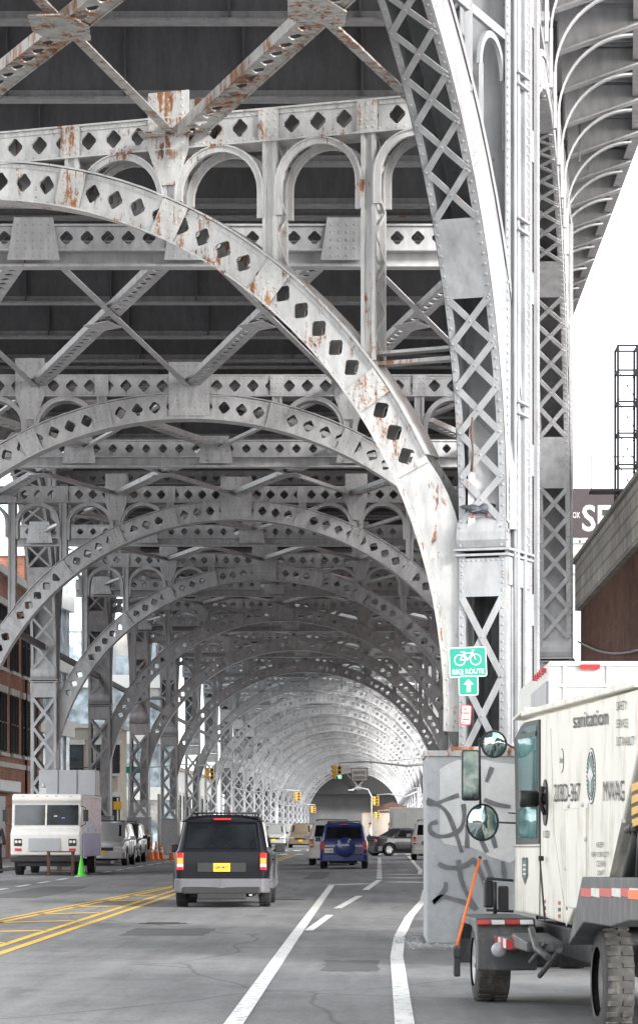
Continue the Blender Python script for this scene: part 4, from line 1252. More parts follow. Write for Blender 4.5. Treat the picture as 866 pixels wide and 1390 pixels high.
for sg in (-1, 1):
    h = MB(); h.box((sg*.84, .012, 1.02), (.24, .04, .22)); ho = h.build('headlight_housing', M['matte_black'], ft, bevel=.02)
    for dx in (-.055, .055):
        l = MB(); l.disc((sg*.84+dx, -.015, 1.04), (0, 1, 0), .046, .02, 14); l.build('lens', M['clear_lens'], ho)
    l = MB(); l.box((sg*.84, .03, .80), (.2, .05, .07)); l.build('indicator', M['red_lens'], ft)
    ms = MB(); ms.tube([(sg*1.06, .3, 2.15), (sg*1.24, .1, 2.1), (sg*1.24, .1, 1.6), (sg*1.06, .3, 1.5)], .014, 6); ms.box((sg*1.25, .08, 1.85), (.15, .05, .36)); ms.build('side_mirror', M['matte_black'], ft)
    for yy in (1.1, 5.2): wheel(ft, sg*.92, yy, .40, .26)
bu = MB(); bu.box((0, -.06, .50), (2.1, .14, .16)); bu.box((0, .2, .40), (1.7, .3, .25)); bu.build('bumper', M['matte_black'], ft, bevel=.02)
for x in (-.75, -.3, 0, .3, .75):
    l = MB(); l.box((x, .47, FH-.08), (.09, .05, .045)); l.build('marker_light', M['amber_lens'], ft)
# mural side (right side of the picture)
mu = MB(); mu.box((W2+.008, 3.9, 1.86), (.014, 5.4, 1.05)); mu.build('mural_panel', M['mural'], ft)
mu = MB(); mu.box((W2+.006, 3.6, .92), (.012, 6.0, .70)); mp = mu.build('lower_wrap', M['purple'], ft)
for k, t in enumerate(('FRESH', 'JUICE')):
    pass
sv = MB(); sv.box((W2+.02, 3.9, 2.44), (.05, 5.5, .04)); sv.box((W2+.02, 3.9, 1.31), (.09, 5.5, .05)); sv.box((W2+.02, .9, 1.5), (.03, .06, 1.9)); sv.build('trim', M['van_white'], ft)
rb = MB(); rb.box((.12, 6.0, FH+.42), (1.85, 1.4, .84)); ro_ = rb.build('roof_unit', M['grey_panel'], ft, bevel=.02)
sm = MB()
for x in (-.18, .44): sm.box((x, 5.29, FH+.42), (.02, .02, .82))
sm.build('panel_seam', M['matte_black'], ro_)
vt = MB(); vt.box((-.2, 1.3, FH+.1), (.22, .22, .2)); vt.tube([(-.2, 1.3, FH+.2), (-.2, 1.3, FH+.34)], .05, 10); vt.build('roof_vent', M['galv'], ft)
lg = MB(); lg.lathe((0, .468, FH-.17), (0, -1, 0), [(0, .055), (.012, .055), (.012, 0)], 12); lg.build('emblem', M['ink_blue'], ft)
tag(ft, 'white step-van food truck with a colourful mural on its street side', 'food truck')
# small table in front of the truck
tb = empty('folding_table', (-9.72, 89.9, 0))
t = MB(); t.box((0, 0, .74), (.82, .5, .04)); t.build('table_top', M['wood'], tb); t = MB(); t.box((0, 0, .18), (.76, .42, .03)); t.build('shelf', M['wood'], tb)
for sx in (-1, 1):
    for sy in (-1, 1): t = MB(); t.box((sx*.37, sy*.21, .36), (.05, .05, .72)); t.build('leg', M['wood'], tb)
tag(tb, 'low brown table standing in front of the food truck', 'table')

# ---------------------------------------------------------------- cones and kerb clutter
def cone(name, x, y, h, m, stripes, label, group=None):
    r = empty(name, (x, y, 0)); b = MB(); b.box((0, 0, .02), (h*.5, h*.5, .04)); b.build('base', M[m], r, bevel=.01)
    b = MB(); b.lathe((0, 0, 0), (0, 0, 1), [(.04, h*.19), (h, h*.04), (h, 0)], 18); c = b.build('cone_body', M[m], r)
    if stripes:
        for z0, z1 in ((.45, .6), (.68, .78)):
            b = MB(); f = lambda z: h*.19+(h*.04-h*.19)*(z*h-.04)/(h-.04)+.003
            b.lathe((0, 0, 0), (0, 0, 1), [(z0*h, f(z0)), (z1*h, f(z1))], 18); b.build('reflective_band', M['tape_white'], c)
    return tag(r, label, 'traffic cone', group)
cone('traffic_cone', -9.02, 89.2, .62, 'lime', False, 'lime green traffic cone beside the food truck')
G = 'orange cones by the left kerb'
cone('traffic_cone', -10.3, 133.0, .78, 'orange', True, 'leftmost orange traffic cone of the three standing close together', G)
cone('traffic_cone', -10.12, 133.6, .84, 'orange', True, 'middle orange traffic cone of the three standing close together', G)
cone('traffic_cone', -9.95, 134.4, .74, 'orange', True, 'rightmost orange traffic cone of the three standing close together', G)
cone('traffic_cone', -9.45, 134.2, .74, 'orange', True, 'orange traffic cone standing alone right of the other cones', G)
bn = empty('plastic_bin', (-10.9, 132.5, 0)); b = MB(); b.lathe((0, 0, 0), (0, 0, 1), [(0, .20), (.5, .25), (.52, .27), (.54, .25)], 18); b.build('tub', M['blue_plastic'], bn); b = MB(); b.lathe((0, 0, 0), (0, 0, 1), [(.54, .27), (.58, .25), (.6, 0)], 18); b.build('lid', M['blue_plastic'], bn)
tag(bn, 'blue plastic tub left of the orange cones', 'tub')
gn = empty('generator', (-10.75, 134.6, 0))
b = MB(); b.box((0, 0, .75), (.7, 1.0, .6)); b.build('housing', M['matte_black'], gn, bevel=.05); b = MB(); b.box((0, 0, 1.08), (.5, .7, .1)); b.build('fuel_tank', M['yellow'], gn, bevel=.03)
b = MB()
for sx in (-.34, .34):
    b.tube([(sx, -.5, .02), (sx, -.5, 1.2), (sx, .5, 1.2), (sx, .5, .02)], .025, 6)
b.tube([(-.34, -.5, 1.2), (.34, -.5, 1.2)], .025, 6); b.build('frame', M['galv'], gn)
tag(gn, 'black generator on a pipe frame by the left kerb', 'generator')
# ================================================================== STREET SWEEPER (nearest vehicle, right edge)
AX = Vector((-.0835, .9965, 0)).normalized(); LAT = Vector((AX.y, -AX.x, 0))
swp = empty('street_sweeper', (1.281, 25, 0), math.atan2(.0835, .9965))
def q(p, y, w=0.0):
    """point of the truck's side plane (w metres to the right of it) in the truck's own frame"""
    X0, Y0 = 1.281+LAT.x*w, 25+LAT.y*w; k = p-515
    s = (4000*X0-k*Y0)/(k*AX.y-4000*AX.x)
    return Vector((w, s, EYE+(1123-y)*(Y0+s*AX.y)/FPX))
def poly_part(name, pts, w0, w1, mat, parent=None, bevel=0):
    m = MB(); a = [q(p, y, 0) for p, y in pts]; m.prism([Vector((w0, v.y, v.z)) for v in a], (w1-w0, 0, 0))
    return m.build(name, mat, parent or swp, bevel)
side = [(698, 1238), (733, 1245), (770, 1256), (792, 1200), (829, 1195), (846, 1110), (866, 1020), (930, 1010), (930, 915), (866, 935), (790, 957), (720, 975), (708, 979), (702, 1000)]
body = poly_part('body', side, 0, 2.1, M['sweeper_white'], bevel=.02)
for k, l in enumerate([[(700, 1004), (709, 986), (714, 981), (733, 977), (733, 1146), (702, 1147)]]):
    fr_ = poly_part('window_frame', l, -.012, .01, M['matte_black'], body)
gl = poly_part('side_window', [(706, 1004), (713, 990), (718, 987), (731, 984), (731, 1138), (707, 1138)], -.02, 0, M['teal_glass'], body)
poly_part('window_bar', [(707, 998), (731, 993), (731, 999), (707, 1004)], -.028, -.01, M['matte_black'], gl)
# windscreen and front of the cab (seen from beside the camera)
wsm = MB(); z0 = 1.35; z1 = 2.25; sF = 1.13
wsm.box((1.05, sF+.02, 1.75), (1.7, .03, .85)); wsm.build('windscreen', M['teal_glass'], body)
# seams, inner access door
def seam(pts, wd=.012, mat='sweeper_grey', nm='panel_seam'):
    m = MB()
    for a, b in zip(pts, pts[1:]):
        A = q(*a); B = q(*b); A.x = B.x = -.004; m.bar(A, B, wd, .008, (1, 0, 0))
    return m.build(nm, M[mat], body)
seam([(734, 977), (734, 1150), (733, 1245)]); seam([(748, 990), (752, 1130), (770, 1256)], .03, 'sweeper_white', 'edge_bead'); seam([(697, 1150), (733, 1150)], .008)
poly_part('access_door', [(769, 1100), (797, 1097), (797, 1236), (771, 1232)], -.014, .0, M['sweeper_white'], body, .006)
seam([(767, 1097), (799, 1094)], .03, 'sweeper_white', 'door_rail'); seam([(799, 1094), (799, 1240)], .02, 'sweeper_white', 'door_rail'); seam([(768, 1097), (770, 1236)], .012)
for p, y in ((774, 1095), (793, 1093), (797, 1140), (798, 1200), (770, 1180)):
    m = MB(); v = q(p, y); m.lathe((-.01, v.y, v.z), (-1, 0, 0), [(0, .018), (.012, .014), (.012, 0)], 10); m.build('hinge', M['galv'], body)
# round-ended recess with the black canister
rc = MB(); c = q(741, 1090)
pts = [Vector((-.004, c.y+math.cos(a)*.15, c.z+math.sin(a)*.19)) for a in [2*math.pi*i/24 for i in range(24)]]
rc.prism(pts, (-.008, 0, 0)); rc.build('recess', M['matte_black'], body)
cn = MB(); c = q(741, 1085); cn.lathe((-.01, c.y, c.z), (-1, 0, 0), [(0, .05), (.08, .05), (.06, .066), (.19, .07), (.205, .064), (.205, 0)], 22)
cn.tube([(-.03, c.y-.06, c.z+.10), (-.06, c.y-.05, c.z), (-.02, c.y-.07, c.z-.13)], .018, 8); cn.build('canister', M['matte_black'], body)
# stay rod
m = MB(); a = q(741, 1166); b = q(760, 1252); m.tube([Vector((-.05, a.y, a.z)), Vector((-.12, b.y, b.z))], .008, 6); m.disc((-.04, a.y, a.z), (1, 0, 0), .022, .04, 10); m.build('stay_rod', M['matte_black'], body)
# lettering
def side_text(t, p0, p1, yb, yt, wt=.012, m='ink', yb2=None):
    a = q(p0, yb); b = q(p1, yb if yb2 is None else yb2); h = q(p0, yt).z-a.z
    xd = (b-a); xd.x = 0
    wlen = xd.length
    return text_mesh(t, 'lettering', M[m], body, (-.006, a.y, a.z), (0, -1, (b.z-a.z)/(abs(b.y-a.y)+1e-6)), (0, 0, 1), wlen, h, wt, .003)
side_text('sanitation', 779, 826, 989, 969, .008, 'ink', 984)
side_text('SAFETY', 838, 852, 965, 953, .0, 'ink', 963.5); side_text('SERVICE', 838, 853, 989, 977, .0, 'ink', 988); side_text('SUSTAINABILITY', 838, 863, 1013, 1001, .0, 'ink', 1012)
side_text('20BD-367', 753, 788, 1089, 1065, .0, 'ink', 1088.5); side_text('MWAG', 820, 848, 1088.5, 1061, .0, 'ink', 1088)
side_text('103', 739, 746, 1138, 1128, .004)
side_text('KEEP', 811, 820, 1151, 1144, .0); side_text('NEW YORK CITY', 804, 828, 1164, 1157, .0); side_text('CLEAN', 811, 822, 1177, 1169, .0); side_text("DON'T", 812, 821, 1189, 1182, .004)
for p0, y0, y1 in ((738, 1222, 1248), (758, 1224, 1251)):
    for k in range(3): poly_part('warning_decal', [(p0, y0+k*9), (p0+3, y0+k*9), (p0+3, y0+k*9+5), (p0, y0+k*9+5)], -.004, 0, M['tape_red' if k % 2 == 0 else 'ink'], body)
# round emblem
def ring_disc(name, c, ry, rz_, off, mat, par, inner=None):
    m = MB(); n = 40
    o = [Vector((-off, c.y+math.cos(2*math.pi*i/n)*ry, c.z+math.sin(2*math.pi*i/n)*rz_)) for i in range(n)]
    m.prism(o, (-.002, 0, 0)); return m.build(name, mat, par)
ec = q(803, 1054); er = (q(803, 1016).z-q(803, 1093).z)/2
em = ring_disc('emblem', ec, er, er, .001, M['ink'], body)
ring_disc('emblem_ring', ec, er*.95, er*.95, .0035, M['sign_white'], em); ring_disc('emblem_field', ec, er*.72, er*.74, .006, M['emblem_green'], em)
m = MB()
def E(dy, dz): return Vector((-.009, ec.y-dy*er, ec.z+dz*er))
m.prism([E(-.62, .02), E(-.12, .34), E(0, .12), E(.12, .34), E(.62, .02), E(.1, -.22), E(0, -.1), E(-.1, -.22)], (-.002, 0, 0))
m.prism([E(-.035, .5), E(.035, .5), E(.035, -.6), E(-.035, -.6)], (-.0045, 0, 0))
for sg in (-1, 1):
    pts = [E(sg*.13*math.sin(t*math.pi*3), .02-.58*t) for t in [i/24 for i in range(25)]]
    for a, b in zip(pts, pts[1:]): m.bar(a, b, .014, .004, (1, 0, 0))
m.build('emblem_device', M['sign_white'], em)
m = MB()
for k in range(34):                                     # lettering round the rim, too small to read
    a = 2*math.pi*k/34
    if k in (8, 9, 25, 26): continue
    m.bar(E(math.cos(a)*.80, math.sin(a)*.80), E(math.cos(a)*.88, math.sin(a)*.88), .02, .003, (1, 0, 0))
m.build('rim_lettering', M['ink'], em)
bc = q(763, 1033); br = (q(763, 1017).z-q(763, 1050).z)/2
be = ring_disc('round_decal', bc, br, br, .001, M['ink'], body); ring_disc('decal_field', bc, br*.92, br*.92, .0035, M['sweeper_white'], be)
text_mesh('Biodiesel', 'decal_lettering', M['emblem_green'], be, (-.008, bc.y+br*.75, bc.z-br*.2), (0, -1, 0), (0, 0, 1), br*1.6, br*.5, .02, .002)
shd = poly_part('shield_decal', [(709, 1166), (711, 1164), (713, 1166), (715, 1164), (717, 1166), (717, 1190), (713, 1202), (709, 1190)], -.004, .0, M['ink'], body)
poly_part('shield_field', [(710.5, 1169), (715.5, 1169), (715.5, 1188), (713, 1196), (710.5, 1188)], -.007, -.004, M['emblem_green'], shd)
for y in (1174, 1180, 1186): poly_part('shield_bar', [(711, y), (715, y), (715, y+2), (711, y+2)], -.009, -.006, M['sign_white'], shd)
# roof lip
m = MB(); a = q(720, 972); b = q(866, 932); m.bar(Vector((.05, a.y+.4, a.z+.03)), Vector((.05, b.y, b.z+.02)), .16, .05); m.prism([(0, 1.15, a.z+.0), (0, .4, a.z+.06), (1.9, .4, a.z+.06), (1.9, 1.15, a.z)], (0, 0, .03)); m.build('roof_lip', M['sweeper_white'], body, .01)
# beacon
bk = empty('x'); bpy.data.objects.remove(bk)
b_ = q(858, 930); m = MB(); m.box((.55, b_.y-.2, b_.z+.16), (.42, .22, .16)); bo_ = m.build('beacon', M['lit_amber'], body, .02)
m = MB()
m.tube([(.28, b_.y-.2, b_.z-.02), (.30, b_.y-.2, b_.z+.30), (.82, b_.y-.2, b_.z+.30), (.84, b_.y-.2, b_.z-.02)], .022, 8); m.tube([(.28, b_.y+.2, b_.z-.02), (.30, b_.y-.2, b_.z+.30)], .018, 8); m.build('beacon_guard', M['galv'], bo_)
# mirrors on their arm
MD = 26.4
def W(p, y, D=MD):                                       # world point -> truck frame
    v = px(p, y, D)-Vector((1.281, 25, 0)); return Vector((v.dot(LAT), v.dot(AX), v.z))
m = MB(); m.tube([W(651, 1002), W(651, 1030), W(652, 1098)], .011, 8); m.tube([W(651, 1006), W(660, 1010)], .012, 8)
m.tube([W(687, 1010, 26.3), W(694, 1014, 26.2), W(701, 1017, 26.1)], .010, 8); m.tube([W(676, 1117, 26.3), W(703, 1118, 26.1)], .009, 8); m.tube([W(690, 1104, 26.2), W(703, 1105, 26.1)], .007, 6)
arm = m.build('mirror_arm', M['matte_black'], swp)
fwd = Vector((0, 1, 0))
def face_disc(c, rx, rz_, nm):
    n = 32; pts = [c+Vector((math.cos(2*math.pi*i/n)*rx, 0, math.sin(2*math.pi*i/n)*rz_)) for i in range(n)]
    m = MB(); m.prism([p+fwd*.012 for p in pts], (0, .05, 0)); o = m.build(nm, M['matte_black'], swp, .01)
    for k in range(1): pass
    m = MB()
    rings = []
    for j, (f, dz) in enumerate(((1.0-.07, .0), (.7, -.016), (.4, -.026), (.0, -.03))):
        rings.append([c+Vector(((p-c).x*f, dz+.004, (p-c).z*f)) for p in pts])
    vs = sum(rings, []); fs = [(j*n+i, j*n+(i+1) % n, (j+1)*n+(i+1) % n, (j+1)*n+i) for j in range(3) for i in range(n)]
    m.add(vs, fs, True); m.build('mirror_glass', M['mirror'], o)
    m = MB(); m.tube([p+fwd*.005 for p in pts]+[pts[0]+fwd*.005], .009, 6); m.build('mirror_rim', M['matte_black'], o)
face_disc(W(670.5, 1010.5), .112, .118, 'round_mirror'); face_disc(W(655, 1117), .142, .162, 'round_mirror')
m = MB(); a = W(639, 1053); 
def rrect(c, hx, hz, r):
    o = []
    for cx_, cz_, a0 in ((hx-r, hz-r, 0), (-(hx-r), hz-r, 90), (-(hx-r), -(hz-r), 180), (hx-r, -(hz-r), 270)):
        for k in range(5): t = R(a0+k*22.5); o.append(c+Vector((cx_+math.cos(t)*r, 0, cz_+math.sin(t)*r)))
    return o
m.prism(rrect(a, .08, .228, .025), (0, .05, 0)); ro2 = m.build('flat_mirror', M['matte_black'], swp, .008)
m = MB(); m.prism(rrect(a+Vector((0, -.003, 0)), .069, .215, .02), (0, -.004, 0)); m.build('mirror_glass', M['mirror'], ro2)
# chassis: fender, wheels, bumper, step
def fender(cx_, cy_, r, w, nm, mat):
    m = MB(); n = 12; pts = [(cy_+math.cos(R(180-180*i/n))*r, .02+.36+math.sin(R(180-180*i/n))*r*.92) for i in range(n+1)]
    for (y0, z0), (y1, z1) in zip(pts, pts[1:]):
        m.bar((cx_, y0, z0), (cx_, y1, z1), w, .02)
    return m.build(nm, mat, swp)
m = MB(); prof = [(-.42, .30), (-.40, .56), (-.28, .735), (.9, .735), (1.15, .60), (1.15, .3), (1.02, .3), (1.0, .52), (.8, .66), (.1, .66), (-.2, .6), (-.30, .42), (-.33, .30)]
m.prism([(-.50, s, z) for s, z in prof], (.50, 0, 0)); fd = m.build('front_fender', M['sweeper_grey'], swp, .015)
m = MB(); m.prism([(-.02, s, z) for s, z in [(-.33, .35), (-.2, .62), (.1, .665), (.8, .665), (1.0, .5), (1.1, .3)]], (.02, 0, 0)); m.build('inner_panel', M['sweeper_grey'], fd)
for k in range(4):
    m = MB(); m.box((-.44+k*.12, -.345, .70), (.11, .012, .05), rx=R(-50)); m.build('reflective_tape', M['tape_red' if k % 2 == 0 else 'tape_white'], fd)
wheel(swp, -.30, .35, .34, .30, 'rubber_dusty')
wheel(swp, 1.95, .35, .34, .30, 'rubber_dusty')
m = MB(); m.lathe(W(677, 1290, 24.2), (0, -1, 0), [(0, .062), (.03, .06), (.045, .045), (.05, 0)], 22); m.build('side_lamp', M['grey_panel'], fd)
m = MB(); m.box((.9, .9, .45), (2.1, .5, .35)); m.box((1.05, -1.5, .55), (1.7, 5.5, .25)); m.build('chassis', M['sweeper_grey'], swp, .02)
# black boxes on brackets ahead of the cab
for p, pw, y0, y1 in ((663, 13, 1195, 1233), (683, 14, 1203, 1238)):
    a = W(p-pw/2, y1, 26.2); b = W(p+pw/2, y0, 26.2); m = MB(); m.box(((a.x+b.x)/2, a.y, (a.z+b.z)/2), (abs(b.x-a.x), .12, abs(b.z-a.z))); m.build('lamp_box', M['matte_black'], swp, .02)
m = MB(); m.tube([W(672, 1198, 26.1), W(672, 1245, 26.1)], .018, 6); m.tube([W(660, 1193, 26.1), W(697, 1196, 26.1)], .014, 6); m.tube([W(660, 1236, 26.1), W(697, 1238, 26.1)], .014, 6); m.build('lamp_bracket', M['matte_black'], swp)
# step with tape
m = MB(); a = q(697, 1262); b = q(765, 1270)
m.prism([(-.34, -.25, .60), (-.34, -1.15, .60), (-.34, -1.15, .50), (-.34, -.25, .50)], (.34, 0, 0)); m.prism([(-.3, -1.1, .64), (-.3, -2.0, .60), (-.3, -2.0, .52), (-.3, -1.1, .52)], (.3, 0, 0)); st_ = m.build('cab_step', M['sweeper_grey'], swp, .015)
for k in range(5):
    m = MB(); m.box((-.345, -.32-k*.17, .55), (.008, .165, .075)); m.build('reflective_tape', M['tape_red' if k % 2 else 'tape_white'], st_)
m = MB()
for k in range(3): m.box((-.30+k*.11, -1.158, .55), (.11, .008, .08))
m.build('reflective_tape', M['tape_red'], st_)
m = MB(); m.tube([(-.2, -1.5, .42), (-.2, -2.4, .62)], .02, 8); m.tube([(-.1, -2.4, .55), (-.1, -1.3, .3)], .022, 8); m.tube([(-.25, -1.9, .70), (-.25, -2.2, .56), (-.2, -2.5, .50)], .028, 8); m.build('hydraulic_ram', M['sweeper_grey'], swp)
# side hopper guard on the rear half
gd = [(790, 1191), (900, 1193), (900, 1251), (853, 1251), (829, 1259), (792, 1253), (771, 1284)]
m = MB(); a = [q(p, y, -.22) for p, y in gd]; m.prism(a, (.24, 0, 0)); gdo = m.build('side_guard', M['sweeper_grey'], swp, .01)
tp = [(789, 803), (803, 814), (814, 831), (831, 843), (843, 855), (855, 868), (868, 880)]
for k, (p0, p1) in enumerate(tp):
    m = MB(); m.prism([q(p0, 1206+.0, -.222), q(p1, 1207, -.222), q(p1, 1219, -.222), q(p0, 1217, -.222)], (-.004, 0, 0)); m.build('reflective_tape', M['tape_red' if k % 2 == 0 else 'tape_white'], gdo)
m = MB(); m.prism([q(853, 1209, -.228), q(880, 1209, -.228), q(880, 1223, -.228), q(853, 1221, -.228)], (-.004, 0, 0)); m.build('orange_panel', M['orange'], gdo)
# machinery in the gap above the guard
m = MB(); m.prism([q(p, y, .25) for p, y in [(829, 1192), (846, 1110), (866, 1022), (930, 1010), (930, 1192)]], (.1, 0, 0)); m.build('machinery_bay', M['matte_black'], swp)
m = MB()
for (p0, y0, p1, y1, r) in ((836, 1188, 862, 1115, .075), (858, 1190, 872, 1128, .07), (880, 1190, 885, 1100, .09)):
    m.tube([q(p0, y0, .1), q(p1, y1, .1)], r, 14)
m.build('hydraulic_cylinder', M['matte_black'], swp)
m = MB(); m.bar(q(846, 1115, -.01), q(829, 1192, -.01), .03, .03, (1, 0, 0)); m.build('edge_bead', M['sweeper_white'], body)
m = MB(); m.tube([q(850, 1128, -.02), q(858, 1122, -.04), (-.03, q(866, 1128).y, q(866, 1128).z)], .022, 8); m.build('hose', M['sweeper_grey'], swp)
for k in range(4):
    m = MB(); m.prism([q(859+k*.2, 1065+k*16, -.03), q(872, 1060+k*16, -.03), q(872, 1070+k*16, -.03), q(859, 1076+k*16, -.03)], (-.01, 0, 0)); m.build('hazard_stripe', M['yellow'], swp)
wheel(swp, .03, -4.1, .40, .22, 'rubber_dusty'); wheel(swp, 1.95, -4.1, .40, .22, 'rubber_dusty')
tag(swp, 'dirty cream street sweeper with sanitation lettering, parked at the right edge', 'street sweeper')

# orange broom handle leaning by the fender
bh = empty('push_broom', px(620, 1285, 23.6))
a = px(619, 1284, 23.6); b = px(650, 1166, 24.2); m = MB(); m.tube([Vector((0, 0, 0)), b-a], .012, 10); m.build('handle', M['orange'], bh)
m = MB(); m.tube([b-a, (b-a)*1.025], .014, 10); m.build('grip', M['matte_black'], bh)
m = MB(); m.box((0, 0, -.05), (.06, .28, .08)); m.box((0, 0, -.16), (.05, .26, .16)); m.build('brush_head', M['matte_black'], bh, .01)
tag(bh, 'orange broom handle leaning upright by the sweeper fender', 'broom')
bt = empty('bottle', (1.03, 37.2, 0)); m = MB(); m.lathe((0, 0, 0), (0, 0, 1), [(0, .03), (.0, .035), (.15, .035), (.2, .014), (.25, .014), (.25, 0)], 14); m.build('flask', M['matte_black'], bt); m = MB(); m.lathe((0, 0, 0), (0, 0, 1), [(.05, .036), (.13, .036)], 14); m.build('bottle_label', M['yellow'], bt)
tag(bt, 'dark bottle with a yellow label standing at the foot of the graffitied pier', 'bottle')

# ---------------------------------------------------------------- box truck behind the sweeper
bx = empty('box_truck', (1.735, 30.2, 0))
m = MB(); m.box((1.25, 3.2, 2.05), (2.5, 6.4, 2.3)); b1 = m.build('cargo_box', M['van_white'], bx, .02)
m = MB(); m.box((-.012, 1.6, 2.75), (.02, 3.0, .5)); m.build('side_panel', M['grey_panel'], bx)
m = MB(); m.box((1.25, -.012, 3.17), (2.46, .02, .04)); m.box((1.25, -.012, 2.95), (2.3, .02, .03)); m.box((.16, -.012, 2.3), (.03, .03, 1.8)); m.box((.60, -.014, 2.6), (.02, .03, 1.1)); m.build('door_frame', M['galv'], bx)
for k in range(5):
    m = MB(); m.box((-.03, .5+k*.42, 3.13), (.05, .08, .05)); m.build('marker_light', M['red_lens'], bx)
m = MB(); m.box((.42, -.04, 3.14), (.2, .05, .05)); m.build('marker_light', M['red_lens'], bx)
for y in (1.0, 5.2):
    wheel(bx, .3, y, .42, .28); wheel(bx, 2.2, y, .42, .28)
m = MB(); m.box((1.25, 3.2, .78), (1.2, 6.2, .25)); m.build('chassis', M['sweeper_grey'], bx)
tag(bx, 'white box truck with red marker lights standing behind the street sweeper', 'truck')

# ================================================================== SIGNS ON THE NEAR COLUMN
def sign_frame(name, p, y, wpx, hpx, D, rot, mat, border, label, cat='sign'):
    s = D/FPX; c = px(p, y, D); root = empty(name, c); root.rotation_euler = (0, R(rot), 0)
    w, h = wpx*s, hpx*s
    m = MB(); m.prism(rrect(Vector((0, 0, 0)), w/2, h/2, .03), (0, .006, 0)); o = m.build('sign_panel', M[border], root)
    m = MB(); m.prism(rrect(Vector((0, -.002, 0)), w/2-.014, h/2-.014, .022), (0, -.0015, 0)); m.build('sign_field', M[mat], root)
    m = MB(); m.box((0, .03, 0), (.05, .05, h*.9)); m.build('mounting_rail', M['galv'], root)
    tag(root, label, cat); return root, w, h
r_, w_, h_ = sign_frame('bike_route_sign', 635, 899, 51, 41, 37.42, -2.5, 'sign_green', 'sign_white', 'green BIKE ROUTE sign with a white bicycle symbol on the near column')
yy = -.007
m = MB()
def ring(m, cx_, cz_, r0, r1):
    n = 28
    for i in range(n):
        a, b = 2*math.pi*i/n, 2*math.pi*(i+1)/n
        m.add([(cx_+math.cos(t)*r, yy, cz_+math.sin(t)*r) for t, r in ((a, r0), (b, r0), (b, r1), (a, r1))], [(0, 1, 2, 3)])
S_ = w_
for cx_ in (-.21, .21): ring(m, cx_*S_, .06*S_, .128*S_, .155*S_)
def fb(a, b, wd=.022): m.bar((a[0]*S_, yy, a[1]*S_), (b[0]*S_, yy, b[1]*S_), wd*S_*1.1, .002, (0, 1, 0))
fb((-.21, .06), (-.10, .235)); fb((-.10, .235), (.12, .235)); fb((-.21, .06), (0, .06)); fb((0, .06), (-.12, .27)); fb((0, .06), (.14, .24)); fb((.21, .06), (.12, .30)); fb((.12, .30), (.18, .31)); fb((-.18, .275), (-.07, .275), .03)
m.build('bicycle_symbol', M['sign_white'], r_)
text_mesh('BIKE ROUTE', 'lettering', M['sign_white'], r_, (-.42*w_, -.005, -.40*h_), (1, 0, 0), (0, 0, 1), .84*w_, .17*h_, .012, .003)
r_, w_, h_ = sign_frame('arrow_sign', 636, 931, 27, 27, 37.40, -1, 'sign_green', 'sign_white', 'small green sign with a white arrow pointing up below the bicycle sign')
m = MB(); A = lambda x, z: (x*w_, -.006, z*h_)
m.prism([A(0, .33), A(-.26, .05), A(-.10, .05), A(-.10, -.32), A(.10, -.32), A(.10, .05), A(.26, .05)], (0, -.001, 0)); m.build('arrow', M['sign_white'], r_)
r_, w_, h_ = sign_frame('parking_sign', 632.5, 971, 15, 28, 37.42, 3, 'sign_white', 'sign_red', 'small white and red parking sign below the green arrow sign')
text_mesh('NO\nPARK', 'lettering', M['sign_red'], r_, (-.36*w_, -.005, .02*h_), (1, 0, 0), (0, 0, 1), .72*w_, .34*h_, .01, .003)
m = MB(); m.box((0, -.006, -.22*h_), (.6*w_, .002, .05*h_)); m.box((-.2*w_, -.006, -.35*h_), (.25*w_, .002, .05*h_)); m.build('arrow', M['sign_red'], r_)

# pigeons on the cornice cap
def pigeon(x, y, z, rz, s, label):
    r = empty('pigeon', (x, y, z), rz); m = MB()
    m.lathe((0, -.12, .085), (0, 1, .25), [(0, .005), (.03, .04), (.09, .062), (.15, .058), (.20, .035), (.225, .028), (.25, .030), (.275, .022), (.29, .004)], 14)
    m.prism([(-.03, -.09, .08), (.03, -.09, .08), (.035, -.22, .05), (-.035, -.22, .05)], (0, 0, .012))
    m.tube([(0, .165, .155), (0, .195, .148)], [.008, .001], 6)
    o = m.build('body', M['feather'], r)
    for sg in (-1, 1):
        m = MB(); m.tube([(sg*.02, 0, .05), (sg*.02, .005, 0)], .005, 6); m.tube([(sg*.02, -.01, .003), (sg*.02, .03, .003)], .004, 5); m.build('leg', M['tape_red'], r)
    r.scale = (s, s, s); return tag(r, label, 'pigeon')
zc_ = 5.1+.42
pg = COL1+v1*.52
pigeon(pg.x-.12, pg.y, zc_-.01, R(70), 1.0, 'left pigeon perched on the cornice of the near column')
pigeon(pg.x+.06, pg.y+.02, zc_-.01, R(-60), 1.15, 'right, larger pigeon perched on the cornice of the near column')
# hanging cable scrap in the lattice
m = MB(); m.tube([px(641, 566, 36.2), px(640, 590, 36.2), px(642, 612, 36.2), px(640, 640, 36.25)], [.012, .02, .012, .02], 6)
tag(m.build('cable', M['wood'], None), 'dark frayed cable hanging from the lattice of the near rib', 'cable')
